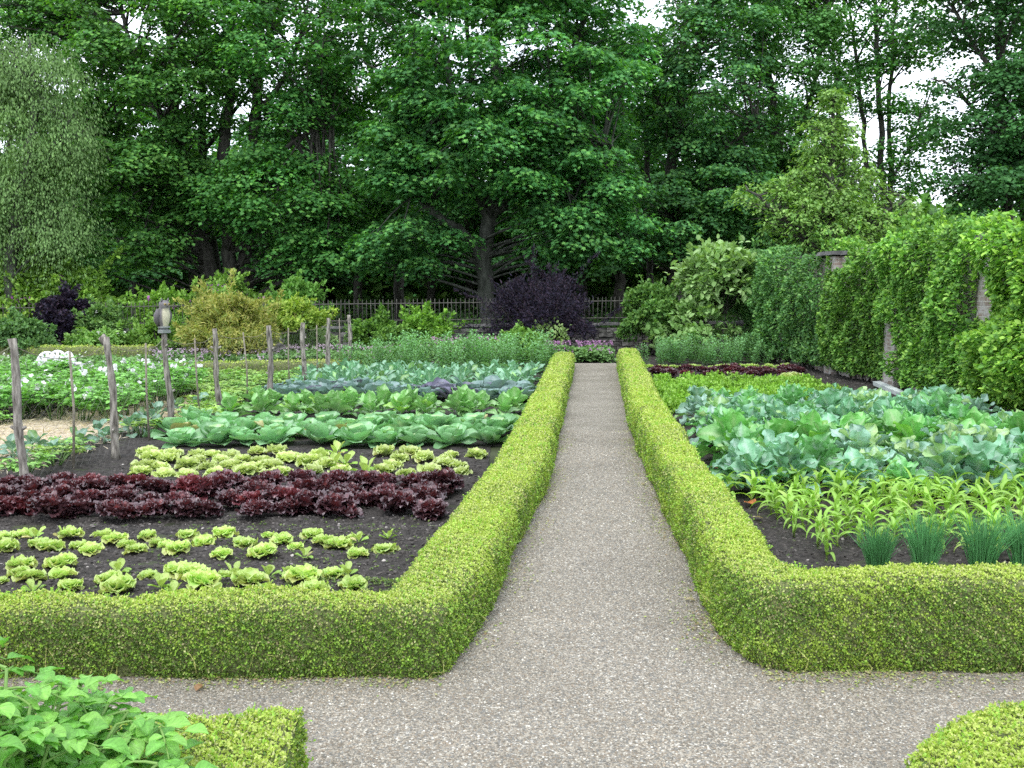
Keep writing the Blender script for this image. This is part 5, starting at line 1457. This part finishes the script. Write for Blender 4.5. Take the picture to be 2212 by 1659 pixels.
# plants above the brick wall
def overwall(label, u0, u1, vt, Y, zb, seed, cols, n=5000, ls=.10):
    return shrub('wall_top_shrub', label, u0, u1, vt, Y, cols, seed, ls=ls, n=n, zb=zb, ry=.8, group='shrubs behind the brick wall')
overwall('yellow-green shrub behind the wall top at the right edge', 2020, 2230, 462, 16.5, 1.2, 701, GY, 6500, .09)
overwall('light shrub behind the middle of the wall', 1900, 2080, 492, 18.8, 1.2, 702, GY, 5500, .09)
overwall('grassy green shrub behind the far wall coping', 1750, 1930, 512, 22.5, 1.3, 703, GR, 5500, .09)
overwall('green bush behind the wall below the open sky', 1890, 2110, 448, 26.0, 0.8, 704, GR, 7000, .12)
overwall('dark bush between the magnolia and the wall end', 1560, 1760, 520, 28.0, 0.2, 705, GB, 7000, .12)

# background trees: shared-mesh copies
def bg_tree(k):
    rng = np.random.default_rng(800 + k)
    X = 0; Y = 0
    limbs = [([(0,0,0),(.1,0,3),(-.1,.1,6),(.1,0,10),(0,0,14)], [.22,.2,.17,.12,.05]), ([(-.1,.1,5),(1.2,.3,8),(2,.2,11)], [.12,.08,.03]), ([(0,0,4.5),(-1.4,-.3,7.5),(-2,-.2,10.5)], [.12,.08,.03])]
    return tree('woodland_tree', 'x', limbs, [(0,0,9.5,3.2,2.6,4.5,62),(0,0,4.5,3,2.5,1.8,26)], 810 + k, ls=.2, per=125, cr=(.6, 1.1), cols=[(.07,.18,.05),(.10,.24,.06),(.14,.31,.07)], group=None)
rng = np.random.default_rng(88)
bgs = []
spots = [(40,46),(180,50),(300,44),(420,52),(590,47),(700,52),(780,45),(930,48),(1010,53),(1150,46),(1260,51),(1330,44),(1480,48),(1590,53),(1680,46),(1760,51),(2200,46),(2290,50),(1850,56)]
for i, (u, Y) in enumerate(spots):
    if i < 3: o = bg_tree(i); bgs.append(o)
    else: o = copy_tree(bgs[i % 3])
    x = XU(u, Y); o.location = (x, Y, 0); o.rotation_euler = (0, 0, rng.uniform(0, 6.28)); s = rng.uniform(.9, 1.15); o.scale = (s, s, s * (.82 if u < 1700 else .5))
    tag(o, f'shaded background woodland tree, {ordn(i)} counting from the left' if i < 16 else ['background tree seen right of the tall dark sycamore', 'farthest right background tree', 'background tree behind the thin-trunked sycamore'][i - 16], 'tree', 'woodland trees farther back')

# far wood and undergrowth as stuff
def understory():
    rng = np.random.default_rng(90); mb = MB()
    N = 42000; y = rng.uniform(54, 62, N); x = rng.uniform(-.62, .66, N) * y
    u = CX + x / y * FP
    top = np.where(u < 1820, 8.0, 5.4) + 1.6 * vn(np.stack([x, y * 0, x * 0], -1), 4, 2) + .8 * vn(np.stack([x, y * 0, x * 0], -1), 1.2, 3)
    z = top * rng.random(N) ** .85
    P = np.stack([x, y, z], -1) + rnd(rng, N, .2)
    scatter(mb, P, rnd(rng, N), rnd(rng, N, .5) + (0, -.4, .8), rng.uniform(.4, .75, N), KW, pick(rng, [(.06,.14,.035),(.09,.20,.045),(.13,.26,.05)], N) * (1 + .3 * vn(P, 1.5, 8)[:, None]))
    tag(mb.build('distant_woodland', M_TREE, smooth=False), 'far wood closing the view between the trunks', 'woodland', kind='stuff')
    mb = MB(); N = 30000
    y = 29.7 + 24 * rng.random(N) ** 1.7; x = rng.uniform(-.60, .42, N) * y
    p = np.stack([x, y, x * 0], -1)
    z = (.25 + .9 * np.clip(vn(p, 2.2, 6) + .15, 0, 1) + .04 * (y - 30)) * rng.random(N)
    P = np.stack([x, y, z], -1)
    scatter(mb, P, rnd(rng, N) + (0, 0, .3), rnd(rng, N, .5) + (0, -.2, .9), rng.uniform(.10, .24, N), K4, pick(rng, [(.05,.11,.035),(.08,.16,.05),(.10,.20,.05)], N))
    tag(mb.build('undergrowth', M_TREE, smooth=False), 'dark ivy and undergrowth on the woodland floor beyond the railings', 'undergrowth', kind='stuff')
understory()

xs_h = np.linspace(-90, 90, 60); ys_h = np.linspace(56, 130, 24)
def hillz(X, Y):
    p = np.stack([X, Y, X * 0], -1)
    t = np.clip((Y - 56) / 14, 0, 1); u = CX + X / Y * FP
    return -.2 + (np.where(u < 1800, 6.2, 3.6) + 1.2 * vn(p, 9, 1)) * t * t * (3 - 2 * t) + .3 * vn(p, 2, 2)
sheet('hill', xs_h, ys_h, hillz, noisemat('hill_scrub', (.03,.06,.02), (.07,.12,.035), scale=.8, bump=1, bdist=.5))

# ------------------------------------------------------------------ world, sun, camera
w = bpy.data.worlds.new('World'); scene.world = w; w.use_nodes = True
nt = w.node_tree; nt.nodes.clear(); N, L = nt.nodes, nt.links
SE, SR = radians(58), radians(200)
sky = N.new('ShaderNodeTexSky'); sky.sky_type = 'NISHITA'; sky.sun_disc = False; sky.sun_elevation = SE; sky.sun_rotation = SR
tc = N.new('ShaderNodeTexCoord'); nz = N.new('ShaderNodeTexNoise'); nz.inputs['Scale'].default_value = 2.2; nz.inputs['Detail'].default_value = 5
L.new(tc.outputs['Generated'], nz.inputs['Vector'])
cr = N.new('ShaderNodeValToRGB'); L.new(nz.outputs[0], cr.inputs[0])
cr.color_ramp.elements[0].position = .3; cr.color_ramp.elements[0].color = (7.6, 8.4, 9.6, 1)
cr.color_ramp.elements[1].position = .75; cr.color_ramp.elements[1].color = (10.5, 11.0, 11.8, 1)
mx = N.new('ShaderNodeMix'); mx.data_type = 'RGBA'; mx.inputs[0].default_value = .88
L.new(sky.outputs[0], mx.inputs[6]); L.new(cr.outputs[0], mx.inputs[7])
bg = N.new('ShaderNodeBackground'); bg.inputs['Strength'].default_value = .13
L.new(mx.outputs[2], bg.inputs['Color'])
wo = N.new('ShaderNodeOutputWorld'); L.new(bg.outputs[0], wo.inputs['Surface'])

sd = bpy.data.lights.new('sun', 'SUN'); sd.energy = 1.15; sd.angle = radians(25); sd.color = (1, .97, .92)
so = bpy.data.objects.new('sun', sd); COL.objects.link(so)
az = radians(200)
dvec = np.array([sin(az) * cos(SE), cos(az) * cos(SE), sin(SE)])   # towards the sun (behind the camera)
from mathutils import Vector
so.rotation_euler = Vector(dvec).to_track_quat('Z', 'Y').to_euler(); so.location = (0, -10, 30)

cd = bpy.data.cameras.new('camera'); cam = bpy.data.objects.new('camera', cd); COL.objects.link(cam)
cam.location = (0, 0, H); cam.rotation_euler = (pi / 2 - PITCH, 0, 0)
cd.sensor_fit = 'HORIZONTAL'; cd.sensor_width = 36; cd.lens = FP / 2212 * 36; cd.clip_start = .05; cd.clip_end = 1500
scene.camera = cam
scene.view_settings.view_transform = 'Standard'; scene.view_settings.look = 'None'; scene.view_settings.gamma = 1; scene.view_settings.exposure = .92
scene.cycles.use_denoising = False
scene.cycles.max_bounces = 6; scene.cycles.diffuse_bounces = 3; scene.cycles.transmission_bounces = 4; scene.cycles.glossy_bounces = 2

for _o in bpy.data.objects:
    if _o.get('label') and len(_o['label'].split()) > 16: print('LONG', _o['label'])
